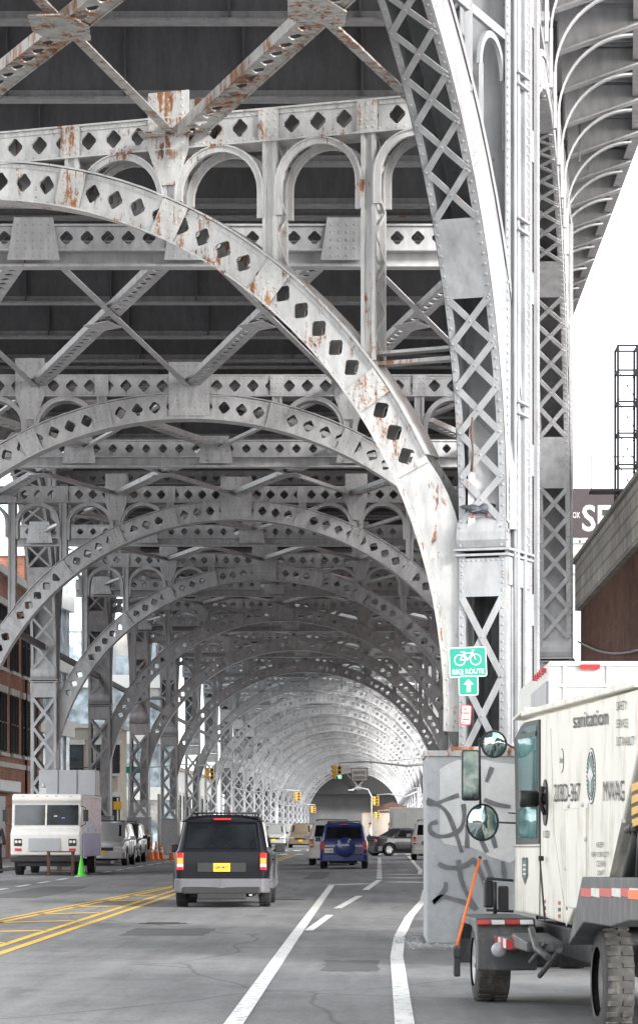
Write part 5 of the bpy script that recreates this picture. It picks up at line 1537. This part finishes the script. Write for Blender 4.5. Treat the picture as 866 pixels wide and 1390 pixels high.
# ================================================================== BUILDINGS
def windows(root, plane, rows, mat='window_dark', frame='stone', sill=True):
    """plane(u,v,off)->point; rows: list of (u0,u1,v0,v1)"""
    for (u0, u1, a, b) in rows:
        m = MB(); P = plane
        m.add([P(u0, a, .03), P(u1, a, .03), P(u1, b, .03), P(u0, b, .03)], [(0, 1, 2, 3)])
        o = m.build('window', M[mat], root)
        f = MB(); t = .06
        for (p, r) in (((u0, a), (u1, a)), ((u0, b), (u1, b)), ((u0, a), (u0, b)), ((u1, a), (u1, b)), ((u0, (a+b)/2), (u1, (a+b)/2))):
            f.bar(P(p[0], p[1], .05), P(r[0], r[1], .05), t, t)
        f.build('frame', M[frame] if frame != 'stone' else M['matte_black'], o)
        if sill:
            f = MB(); f.bar(P(u0-.12, a-.12, .09), P(u1+.12, a-.12, .09), .18, .14); f.build('sill', M['stone'], o)
            f = MB(); f.bar(P(u0-.12, b+.16, .06), P(u1+.12, b+.16, .06), .12, .28); f.build('lintel', M['stone'], o)
# red brick block, left
XB = -16.0
bk = empty('brick_building', (XB, 118, 0))
m = MB(); m.box((-6, 0, 6.1), (12, 34, 12.2)); m.build('wall', M['brick_red'], bk)
m = MB(); m.box((-6, 0, 12.35), (12.4, 34.4, .35)); m.box((.06, 0, 4.15), (.14, 34, .22)); m.build('cornice', M['stone'], bk)
P = lambda u, v, off: Vector((off, u, v))
rows = []
for c in range(8):
    u = -15+c*4.1
    for k in range(3):
        for v0, v1_ in ((4.7, 7.2), (8.3, 10.9)): rows.append((u+k*.95, u+.62+k*.95, v0, v1_))
windows(bk, P, rows)
m = MB(); m.box((.25, 6, 3.2), (.5, 7, .5)); m.build('awning', M['galv'], bk, .05)
for u in (-10, -4, 6, 12):
    m = MB(); m.box((.03, u, 1.5), (.06, 3.2, 2.6)); 
    for i in range(9): m.box((.07, u, .4+i*.28), (.03, 3.1, .04))
    m.build('roller_shutter', M['grey_panel'], bk)
for u in (3.2, 14.5):
    m = MB(); m.tube([(.12, u, .2), (.12, u, 12)], .06, 8); m.build('downpipe', M['matte_black'], bk)
tag(bk, 'red brick building with tall narrow windows and white lintels on the left', 'building')
b2 = empty('brick_building', (XB-.3, 138.6, 0))
m = MB(); m.box((-6, 0, 7), (12, 6.6, 14)); m.build('wall', M['brick_red'], b2); m = MB(); m.box((-6, 0, 14.1), (12.3, 6.9, .3)); m.build('cornice', M['stone'], b2)
windows(b2, P, [(-1.2, -.2, 9.5, 12.4), (.6, 1.6, 9.5, 12.4), (-1.2, -.2, 4.8, 8.0), (.6, 1.6, 4.8, 8.0)])
wt = MB(); wt.box((-3, 0, 15.2), (3.5, 3, 2.0)); wt.build('roof_hut', M['white_wall'], b2)
tag(b2, 'narrow taller brick building next to the low brick one, with a white roof hut', 'building')
# glass towers
def tower(name, x, y, w, d, h, rz, fl, label, panew=1.5):
    r = empty(name, (x, y, 0), rz); m = MB(); m.box((0, 0, h/2), (w, d, h)); m.build('core', M['tower_glass'], r)
    band = MB(); mul = MB(); n = int(h/fl)
    for k in range(n+1):
        z = k*fl; band.box((0, -d/2-.12, z), (w+.3, .3, .85)); band.box((w/2+.12, 0, z), (.3, d+.3, .85)); band.box((-w/2-.12, 0, z), (.3, d+.3, .85))
    band.build('spandrel_bands', M['white_wall'], r)
    for i in range(int(w/panew)+1):
        xx = -w/2+i*panew; mul.box((xx, -d/2-.04, h/2), (.07 if i % 3 else .22, .1, h))
    for i in range(int(d/panew)+1):
        yy_ = -d/2+i*panew; mul.box((w/2+.04, yy_, h/2), (.1, .07 if i % 3 else .22, h))
    mul.build('mullions', M['grey_panel'], r)
    # some drawn blinds
    rnd = random.Random(int(w*10)); bl = MB()
    for k in range(n):
        for i in range(int(w/panew)):
            if rnd.random() < .35:
                hh = rnd.uniform(.4, 1.6); bl.box((-w/2+(i+.5)*panew, -d/2-.012, k*fl+fl-.45-hh/2), (panew-.1, .02, hh))
    bl.build('blinds', M['stone'], r)
    return tag(r, label, 'building')
tower('glass_tower', -25.5, 200, 22, 14, 46, R(9), 3.7, 'tall pale glass office building with white bands behind the left columns')
tower('glass_tower', -25.2, 156, 16, 10, 34, R(-4), 3.4, 'pale glass building rising above the brick buildings at the left edge', 1.7)
# beige building beyond
bg_ = empty('beige_building', (-19.5, 172, 0)); m = MB(); m.box((0, 0, 3.6), (9, 6, 7.2)); m.build('wall', M['beige'], bg_); m = MB(); m.box((0, 0, 7.3), (9.3, 6.3, .25)); m.build('cornice', M['stone'], bg_)
PF = lambda u, v, off: Vector((u, -3-off, v))
windows(bg_, PF, [(-3+i*2.1, -1.7+i*2.1, z, z+1.6) for i in range(4) for z in (1.6, 4.6)])
m = MB(); m.box((2.2, -3.5, 4.2), (3.4, 1.0, .12)); m.tube([(.5, -3.95, 4.9), (3.9, -3.95, 4.9)], .03, 6)
for i in range(12): m.box((.55+i*.3, -3.95, 4.55), (.03, .03, .7))
m.build('balcony', M['wood'], bg_)
tag(bg_, 'low beige building with a small balcony behind the left columns', 'building')
# blocks lining the left side beyond the crossing
fr2 = empty('warehouse', (-21, 255, 0)); m = MB(); m.box((0, 0, 3), (10, 60, 6)); m.build('wall', M['white_wall'], fr2); m = MB(); m.box((0, 0, 6.1), (10.4, 60.4, .3)); m.build('cornice', M['beige'], fr2)
windows(fr2, lambda u, v, off: Vector((5+off, u, v)), [(-27+i*6, -24+i*6, z, z+2) for i in range(9) for z in (2,)])
tag(fr2, 'long white warehouse seen between the far left columns', 'building')
# right: brown brick with block parapet
XR = 6.9
br = empty('brown_brick_building', (XR, 76, 0)); m = MB(); m.box((8, 0, 4.45), (16, 50, 8.9)); m.build('wall', M['brick_brown'], br)
m = MB(); m.box((7.96, 0, 9.72), (16.3, 50.3, 1.6)); m.build('parapet', M['block'], br); m = MB(); m.box((7.94, 0, 10.58), (16.5, 50.5, .12)); m.build('coping', M['kerb'], br)
m = MB()
for i in range(14): m.bar((-.1, -24+i*.8*1.2, 5.5), (-.1, -23.2+i*.8*1.2, 8.7), .03, .03); m.bar((-.1, -23.2+i*.8*1.2, 5.5), (-.1, -24+i*.8*1.2, 8.7), .03, .03)
m.build('mesh_screen', M['galv'], br)
tag(br, 'dark brown brick building with a grey block parapet on the right', 'building')
wb_ = empty('white_building', (11.4, 154, 0)); m = MB(); m.box((0, 0, 8), (9.6, 8, 16)); m.build('wall', M['white_wall'], wb_); m = MB(); m.box((0, -.05, 15.3), (9.8, 8.2, .25)); m.box((0, -.05, 14.4), (9.7, 8.1, .1)); m.build('cornice', M['beige'], wb_)
text_mesh('TNX', 'lettering', M['grey_clad'], wb_, (-3.55, -4.0, 11.75), (1, 0, 0), (0, 0, 1), 1.3, .42, .0, .02)
tag(wb_, 'white building with thin grey letters behind the right columns', 'building')
bb = empty('billboard', (12.6, 149.6, 16.1))
m = MB(); m.box((0, .1, 1.35), (5.6, .2, 2.5)); m.build('panel', M['billboard'], bb); m = MB()
for x in (-2.4, -.8, .8, 2.4): m.box((x, .4, .7), (.12, .12, 1.6)); 
m.box((0, .2, .02), (5.6, .5, .08)); m.build('support', M['galv'], bb)
for dx, wt_, mt in ((0, .015, 'sign_white'), (.05, -.035, 'billboard')):
    text_mesh('SER', 'graffiti_lettering', M[mt], bb, (-2.3+dx, -.003-(.004 if mt == 'sign_white' else 0), .42), (1, 0, 0), (0, 0, 1), 2.5, 1.35, wt_, .003)
text_mesh('OX', 'lettering', M['sign_white'], bb, (-2.78, -.01, 1.1), (1, 0, 0), (0, 0, 1), .35, .3, 0, .003)
tag(bb, 'dark rooftop billboard covered with white bubble graffiti letters', 'billboard')
rf = empty('rooftop_frame', (7.35, 84.5, 10.64)); H_ = 4.6
m = MB()
xs = (-.55, .0, .9, 1.8)
for x in xs:
    for y in (-.5, .5): m.box((x, y, H_/2), (.065, .065, H_))
for z in (.3, 1.2, 2.1, 3.0, 3.9, H_):
    for y in (-.5, .5): m.box((.62, y, z), (2.4, .05, .05))
    for x in xs: m.box((x, 0, z), (.04, 1.0, .04))
for z in (.3, 1.2, 2.1, 3.0): m.bar((-.55, -.5, z), (.0, -.5, z+.9), .025, .025); m.bar((0, -.5, z), (-.55, -.5, z+.9), .025, .025); m.bar((0, -.5, z), (.9, -.5, z+.9), .025, .025)
m.build('scaffold', M['ink'], rf)
m = MB()
for i in range(9): m.box((.12+i*.2, .0, 2.7), (.12, .3, 3.6))
m.build('ribbed_panel', M['galv'], rf)
m = MB(); m.box((-.75, -.5, .42), (1.2, .9, .05)); 
for x in (-1.33, -.75): m.box((x, -.92, .9), (.03, .03, .95))
m.box((-.75, -.92, 1.37), (1.2, .03, .03)); m.build('catwalk', M['ink'], rf)
tag(rf, 'black steel scaffold holding a ribbed panel on the brown building roof', 'rooftop frame')
m = MB(); pts = [Vector((6.74, 100-30*t, 1.5+252*(100-30*t)/4000-.35*math.sin(math.pi*t))) for t in [i/10 for i in range(11)]]
m.tube(pts, .03, 5); tag(m.build('wire', M['galv'], None), 'thin pale wire strung along the brown brick wall', 'wire')
# far end
ab = empty('abutment', (-4, 0, 0))
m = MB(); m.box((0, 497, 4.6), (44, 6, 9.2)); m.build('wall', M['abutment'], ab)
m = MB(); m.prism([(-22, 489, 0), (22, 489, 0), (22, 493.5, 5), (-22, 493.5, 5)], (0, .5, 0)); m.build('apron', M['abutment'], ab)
m = MB(); m.box((0, 489, 8.6), (44, 4, 3.4)); m.box((0, 488, 12.8), (44, 2, 5)); m.build('cross_girder', M['matte_black'], ab)  # shade at the tunnel end put into the girder colour as black
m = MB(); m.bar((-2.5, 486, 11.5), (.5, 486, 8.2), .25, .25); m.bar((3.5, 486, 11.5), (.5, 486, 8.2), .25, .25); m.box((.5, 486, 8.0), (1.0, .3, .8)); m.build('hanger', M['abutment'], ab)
tag(ab, 'stone abutment and girders coloured dark for shade closing the far end of the tunnel', 'abutment')
lowb = empty('low_building', (1.5, 345, 0)); m = MB(); m.box((0, 0, 1.6), (7, 5, 3.2)); m.build('wall', M['beige'], lowb); m = MB(); m.prism([(-3.7, -2.7, 3.2), (3.7, -2.7, 3.2), (0, -2.7, 4.4)], (0, 5.4, 0)); m.build('roof', M['wood'], lowb)
tag(lowb, 'tiny peach coloured kiosk far down the street on the right', 'kiosk')

tb_ = empty('added_sun_block', (23, 94, 0)); m = MB(); m.box((0, 0, 13), (14, 64, 26)); m.build('wall', M['brick_red'], tb_); m = MB(); m.box((0, 0, 26.2), (14.4, 64.4, .5)); m.build('cornice', M['stone'], tb_)  # unseen block, added to keep the sun off the middle bays
windows(tb_, lambda u, v, off: Vector((-7-off, u, v)), [(-30+i*5, -28.4+i*5, z, z+2) for i in range(12) for z in (11.5, 15.5, 19.5, 23)])
tag(tb_, 'unseen tall brick block added to keep the sun off the middle bays', 'building')
rw_ = empty('added_reflection_row', (0, -75, 0)); m = MB(); m.box((0, 0, 5), (90, 10, 10)); m.build('wall', M['brick_red'], rw_)  # unseen row, added so glossy paint and mirrors reflect brick at the horizon
windows(rw_, lambda u, v, off: Vector((u, 5+off, v)), [(-42+i*5, -40+i*5, z, z+2) for i in range(17) for z in (1.5, 6)])
tag(rw_, 'unseen low brick row added behind the viewer for reflections', 'building')
# ================================================================== SIGNALS, LAMPS, POSTS
def signal_head(root, c, lit=None, rz=0):
    h = MB(); c = Vector(c)
    h.box(c, (.22, .16, .70), rz=rz); o = h.build('signal_head', M['yellow'], root, .02)
    ca, sa = math.cos(rz), math.sin(rz); fwd = Vector((sa, -ca, 0))
    for k, nm in enumerate(('red', 'amber', 'green')):
        p = c+Vector((0, 0, .225-k*.225))+fwd*.085
        l = MB(); l.disc(p, fwd, .078, .02, 14); l.build('lens', M['lit_green'] if lit == nm else M['dark_lens'], o)
        v = MB(); n = 10
        for i in range(n):
            a, b = math.pi*i/n, math.pi*(i+1)/n; sd_ = Vector((ca, sa, 0))
            A = p+sd_*math.cos(a)*.092+Vector((0, 0, math.sin(a)*.092)); B = p+sd_*math.cos(b)*.092+Vector((0, 0, math.sin(b)*.092))
            v.add([A, B, B+fwd*.11, A+fwd*.11], [(0, 1, 2, 3)])
        v.build('visor', M['yellow'], o)
    return o
def mast(name, X, Y, h, arm, z_arm, heads, label, lit=None, extra=None, mat='galv'):
    r = empty(name, (X, Y, 0)); m = MB(); m.tube([(0, 0, 0), (0, 0, h)], [.13, .08], 10); m.lathe((0, 0, 0), (0, 0, 1), [(0, .25), (.3, .22), (.4, .13)], 12); m.build('pole', M[mat], r)
    m = MB(); s = -1 if arm < 0 else 1
    m.tube([(0, 0, h-.3), (arm*.3, 0, z_arm-.1), (arm*.7, 0, z_arm+.12), (arm, 0, z_arm+.05)], [.06, .055, .045, .035], 8); m.tube([(0, 0, h), (arm*.5, 0, z_arm+.15)], .015, 6); m.build('mast_arm', M[mat], r)
    for hx in heads:
        signal_head(r, (hx, -.05, z_arm-.44), lit); signal_head(r, (hx-.26, .0, z_arm-.42), None, R(-75))
        m = MB(); m.tube([(hx, 0, z_arm-.1), (hx, 0, z_arm+.1)], .03, 6); m.build('hanger', M[mat], r)
    return tag(r, label, 'traffic light')
t1 = mast('traffic_light', 3.0, 150, 5.1, -5.0, 4.75, [-4.95], 'traffic light with a lit green lamp beside the DELAYED GREEN sign', 'green')
t1.location = (2.9, 152, 0)
m = MB(); m.box((-3.93, .0, 4.2), (.86, .03, .70)); so = m.build('hanging_sign', M['matte_black'], t1, .01); m = MB(); m.box((-3.93, -.03, 4.2), (.78, .03, .62)); m.build('sign_field', M['stone'], so)
text_mesh('DELAYED', 'lettering', M['ink'], so, (-4.25, -.07, 4.22), (1, 0, 0), (0, 0, 1), .64, .17, .006, .004)
text_mesh('GREEN', 'lettering', M['ink'], so, (-4.25, -.07, 3.96), (1, 0, 0), (0, 0, 1), .64, .17, .006, .004)
mast('traffic_light', 3.0, 230, 4.6, -3.2, 3.95, [-3.15], 'second traffic light down the right side, below the first')
mast('traffic_light', 2.8, 300, 3.8, -2.9, 3.1, [-2.9, -1.3], 'third and lowest traffic light on the right, far down the street')
mast('traffic_light', -16.4, 178, 6.0, 6.4, 5.15, [6.3], 'nearest traffic light on the left, hanging between the columns')
mast('traffic_light', -11.9, 235, 5.0, 5.5, 4.35, [5.5], 'small traffic light on the left in front of the far arches')
mast('traffic_light', -10.5, 300, 4.2, 3.9, 3.7, [3.9], 'farthest traffic light on the left, just beside the far opening')
sl = empty('street_lamp', (-11.9, 128.4, 0)); m = MB(); m.tube([(0, 0, 0), (0, 0, 6.4)], [.12, .07], 10); m.tube([(0, 0, 6.2), (.9, 0, 6.75), (2.0, 0, 7.1)], .04, 8); m.build('pole', M['galv'], sl); m = MB(); m.box((2.25, 0, 7.12), (.6, .25, .14)); m.build('lamp_head', M['galv'], sl, .04)
tag(sl, 'street lamp with a slender arm reaching out beside the left columns', 'street lamp')
sl = empty('street_lamp', (-.7, 260, 0)); m = MB(); m.tube([(0, 0, 0), (0, 0, 4.2), (-.3, 0, 4.8), (-1.2, 0, 5.0), (-1.7, 0, 4.8)], .06, 8); m.build('pole', M['galv'], sl); m = MB(); m.box((-1.8, 0, 4.75), (.5, .25, .14)); m.build('lamp_head', M['galv'], sl, .04)
tag(sl, 'far curved street lamp standing in the middle of the far opening', 'street lamp')
for i, (p, D, h, mt, lb) in enumerate(((216, 140, 3.0, 'stone', 'white post behind the orange cones'), (243, 146, 2.6, 'stone', 'white post right of the lone orange cone'), (311, 170, 2.4, 'sign_red', 'red post among the far left columns'))):
    r = empty('post', ((p-515)*D/4000, D, 0)); m = MB(); m.tube([(0, 0, 0), (0, 0, h)], .07, 8); m.build('pole', M[mt], r); m = MB(); m.lathe((0, 0, 0), (0, 0, 1), [(h, .09), (h+.06, .06), (h+.08, 0)], 10); m.build('cap', M[mt], r); tag(r, lb, 'post')
yb = empty('street_sign', (-13.5, 152, 0)); m = MB(); m.tube([(0, 0, 0), (0, 0, 3)], .04, 8); m.build('pole', M['galv'], yb); m = MB(); m.box((0, -.05, 2.6), (.42, .03, .42)); m.build('sign_panel', M['yellow'], yb); tag(yb, 'yellow square sign on a post beyond the parked cars', 'sign')
yb = empty('street_sign', (-13.6, 160, 0)); m = MB(); m.tube([(0, 0, 0), (0, 0, 5)], .05, 8); m.build('pole', M['galv'], yb); m = MB(); m.box((.4, -.06, 4.6), (1.1, .03, .35)); m.build('sign_panel', M['sign_green'], yb); tag(yb, 'small green street name sign high on a pole at the left', 'sign')
# barrier and grey crate by the generator
cr = empty('equipment_cabinet', (-12.3, 146, .13)); m = MB(); m.box((0, 0, .85), (1.3, .9, 1.7)); m.build('cabinet', M['grey_panel'], cr, .04); m = MB(); m.box((0, -.47, .85), (.03, .02, 1.5)); m.build('door_seam', M['matte_black'], cr); tag(cr, 'grey metal cabinet behind the generator', 'cabinet')

# ================================================================== PEOPLE
def skinned(name, joints, edges, mat, parent, sub=2):
    me = bpy.data.meshes.new(name); me.from_pydata([j[0] for j in joints], edges, []); o = bpy.data.objects.new(name, me); COL.objects.link(o)
    md = o.modifiers.new('skin', 'SKIN'); md.use_smooth_shade = True; md2 = o.modifiers.new('sub', 'SUBSURF'); md2.levels = sub; md2.render_levels = sub
    if not me.skin_vertices: bpy.context.view_layer.update()
    sv_ = me.skin_vertices[0].data if me.skin_vertices else None
    if sv_ is not None:
        for i, j in enumerate(joints): sv_[i].radius = j[1] if isinstance(j[1], tuple) else (j[1], j[1])
        sv_[0].use_root = True
    bpy.context.view_layer.update()
    dg = bpy.context.evaluated_depsgraph_get(); m2 = bpy.data.meshes.new_from_object(o.evaluated_get(dg)); o.modifiers.clear(); o.data = m2
    m2.materials.clear(); m2.materials.append(mat); o.parent = parent; return o
def person(x, y, rz, top, bottom, label, stride=.12, z=0):
    r = empty('person', (x, y, z), rz)
    J = [((0, 0, .95), (.13, .10)), ((0, 0, 1.15), (.12, .09)), ((0, .01, 1.38), (.17, .10)), ((0, .0, 1.48), (.06, .06)), ((0, .01, 1.55), (.055, .06)), ((0, .02, 1.62), (.075, .09)), ((0, .01, 1.70), (.07, .085))]
    E_ = [(0, 1), (1, 2), (2, 3), (3, 4), (4, 5), (5, 6)]
    for sg in (-1, 1):
        b = len(J); J += [((sg*.19, 0, 1.40), .055), ((sg*.25, -.03, 1.12), .042), ((sg*.25, .10*sg, .90), .032), ((sg*.25, .13*sg, .80), (.022, .035))]; E_ += [(2, b), (b, b+1), (b+1, b+2), (b+2, b+3)]
        b = len(J); st_ = sg*stride; J += [((sg*.09, st_*.1, .88), .085), ((sg*.10, st_*.6+.03, .50), .058), ((sg*.10, st_-.03, .10), .040), ((sg*.10, st_+.12, .04), (.035, .03))]; E_ += [(0, b), (b, b+1), (b+1, b+2), (b+2, b+3)]
    body = skinned('body', J, E_, M['skin'], r)
    up = [((p[0], p[1], p[2]), tuple(v+.02 for v in (rr if isinstance(rr, tuple) else (rr, rr)))) for p, rr in J]
    ti = [0, 1, 2, 7, 8, 9, 15, 16, 17]; mp = {j: i for i, j in enumerate(ti)}
    tj = [up[i] for i in ti]; tj[0] = ((0, 0, .92), (.16, .13)); te = [(mp[a], mp[b]) for a, b in E_ if a in mp and b in mp]
    skinned('jacket', tj, te, M[top], r)
    li = [0, 11, 12, 13, 19, 20, 21]; mp = {j: i for i, j in enumerate(li)}; lj = [up[i] for i in li]; le = [(mp[a], mp[b]) for a, b in E_ if a in mp and b in mp]
    skinned('trousers', lj, le, M[bottom], r)
    for sg in (-1, 1):
        m = MB(); m.box((sg*.10, sg*stride+.05, .045), (.10, .27, .09)); m.build('shoe', M['matte_black'], r, .03)
    h = MB(); h.lathe((0, 0, 1.66), (0, -.12, 1), [(0, .088), (.05, .095), (.1, .075), (.125, .03), (.13, 0)], 14); h.build('hair', M['hair'], r)
    f = MB(); f.box((0, .105, 1.63), (.022, .03, .035)); f.build('nose', M['skin'], r, .008)
    for sg in (-1, 1):
        e = MB(); e.lathe((sg*.03, .093, 1.655), (0, 1, 0), [(0, .011), (.006, 0)], 8); e.build('eye', M['ink'], r); e = MB(); e.box((sg*.082, .01, 1.64), (.02, .03, .055)); e.build('ear', M['skin'], r, .008)
    return tag(r, label, 'person')
person(-12.42, 95.5, R(160), 'cloth_dark', 'cloth_dark', 'person in dark clothes standing at the left edge beside the food truck')
person(.65, 186, R(90), 'cloth_dark', 'cloth_dark', 'pedestrian in dark clothes crossing, left one of the far pair')
person(1.15, 187, R(100), 'cloth_dark', 'ink_blue', 'pedestrian in dark clothes crossing, right one of the far pair')
person(-.6, 192, R(-90), 'cloth_white', 'cloth_dark', 'pedestrian in a pale top crossing beyond the grey sedan')
m = MB(); m.lathe((-11.0, 137, .7), (0, 0, 1), [(0, .0), (.1, .35), (.7, .75), (1.4, 1.0), (1.9, .8), (2.1, 0)], 20)
stm = m.build('steam', M['steel'], None); stm.data.materials.clear()
mt_ = bpy.data.materials.new('steam_air'); mt_.use_nodes = True; nt = mt_.node_tree; nt.nodes.clear()
o_ = nt.nodes.new('ShaderNodeOutputMaterial'); v_ = nt.nodes.new('ShaderNodeVolumePrincipled'); n_ = noise(nt, wpos(nt), 1.6, 4, .6, .5)
nt.links.new(ramp(nt, n_, [(.42, 0.), (.68, 1.6)]), v_.inputs['Density']); v_.inputs['Color'].default_value = (1, 1, 1, 1)
nt.links.new(v_.outputs[0], o_.inputs['Volume']); stm.data.materials.append(mt_)
tag(stm, 'white steam drifting up behind the generator', None, None, 'stuff')
# ================================================================== camera, light
cam_d = bpy.data.cameras.new('camera'); cam = bpy.data.objects.new('camera', cam_d); COL.objects.link(cam)
cam.location = (0, 0, EYE); cam.rotation_euler = (R(90), 0, 0)
cam_d.sensor_fit = 'HORIZONTAL'; cam_d.sensor_width = 36; cam_d.lens = FPX/866*36
cam_d.shift_x = -(515-433)/866; cam_d.shift_y = (1123-695)/866
cam_d.clip_start = .5; cam_d.clip_end = 4000
scene.camera = cam
w = bpy.data.worlds.new('World'); scene.world = w; w.use_nodes = True
nt = w.node_tree; bg = nt.nodes['Background']
sky = nt.nodes.new('ShaderNodeTexSky'); sky.sky_type = 'NISHITA'; sky.sun_disc = False
SUN_EL, SUN_AZ = R(21), R(137)      # azimuth clockwise from +y (north)
sky.sun_elevation = SUN_EL; sky.sun_rotation = SUN_AZ; sky.air_density = 1.5; sky.dust_density = 1
hs = nt.nodes.new('ShaderNodeHueSaturation'); hs.inputs['Saturation'].default_value = .22; hs.inputs['Value'].default_value = 1.25
nt.links.new(sky.outputs[0], hs.inputs['Color']); mx = mix(nt, .55, hs.outputs[0], (6.6, 6.75, 7.0)); nt.links.new(mx, bg.inputs[0])
bg.inputs[1].default_value = .15
sd = bpy.data.lights.new('sun', 'SUN'); sun = bpy.data.objects.new('sun', sd); COL.objects.link(sun)
sd.energy = 1.5; sd.angle = R(11); sd.color = (1, .97, .93)
dirv = Vector((math.sin(SUN_AZ)*math.cos(SUN_EL), math.cos(SUN_AZ)*math.cos(SUN_EL), math.sin(SUN_EL)))
sun.rotation_euler = dirv.to_track_quat('Z', 'Y').to_euler(); sun.location = (30, -20, 60)
vs = scene.view_settings; vs.view_transform = 'Standard'; vs.look = 'None'; vs.exposure = 1.8; vs.gamma = 1; vs.use_curve_mapping = False
scene.cycles.max_bounces = 8; scene.cycles.diffuse_bounces = 5
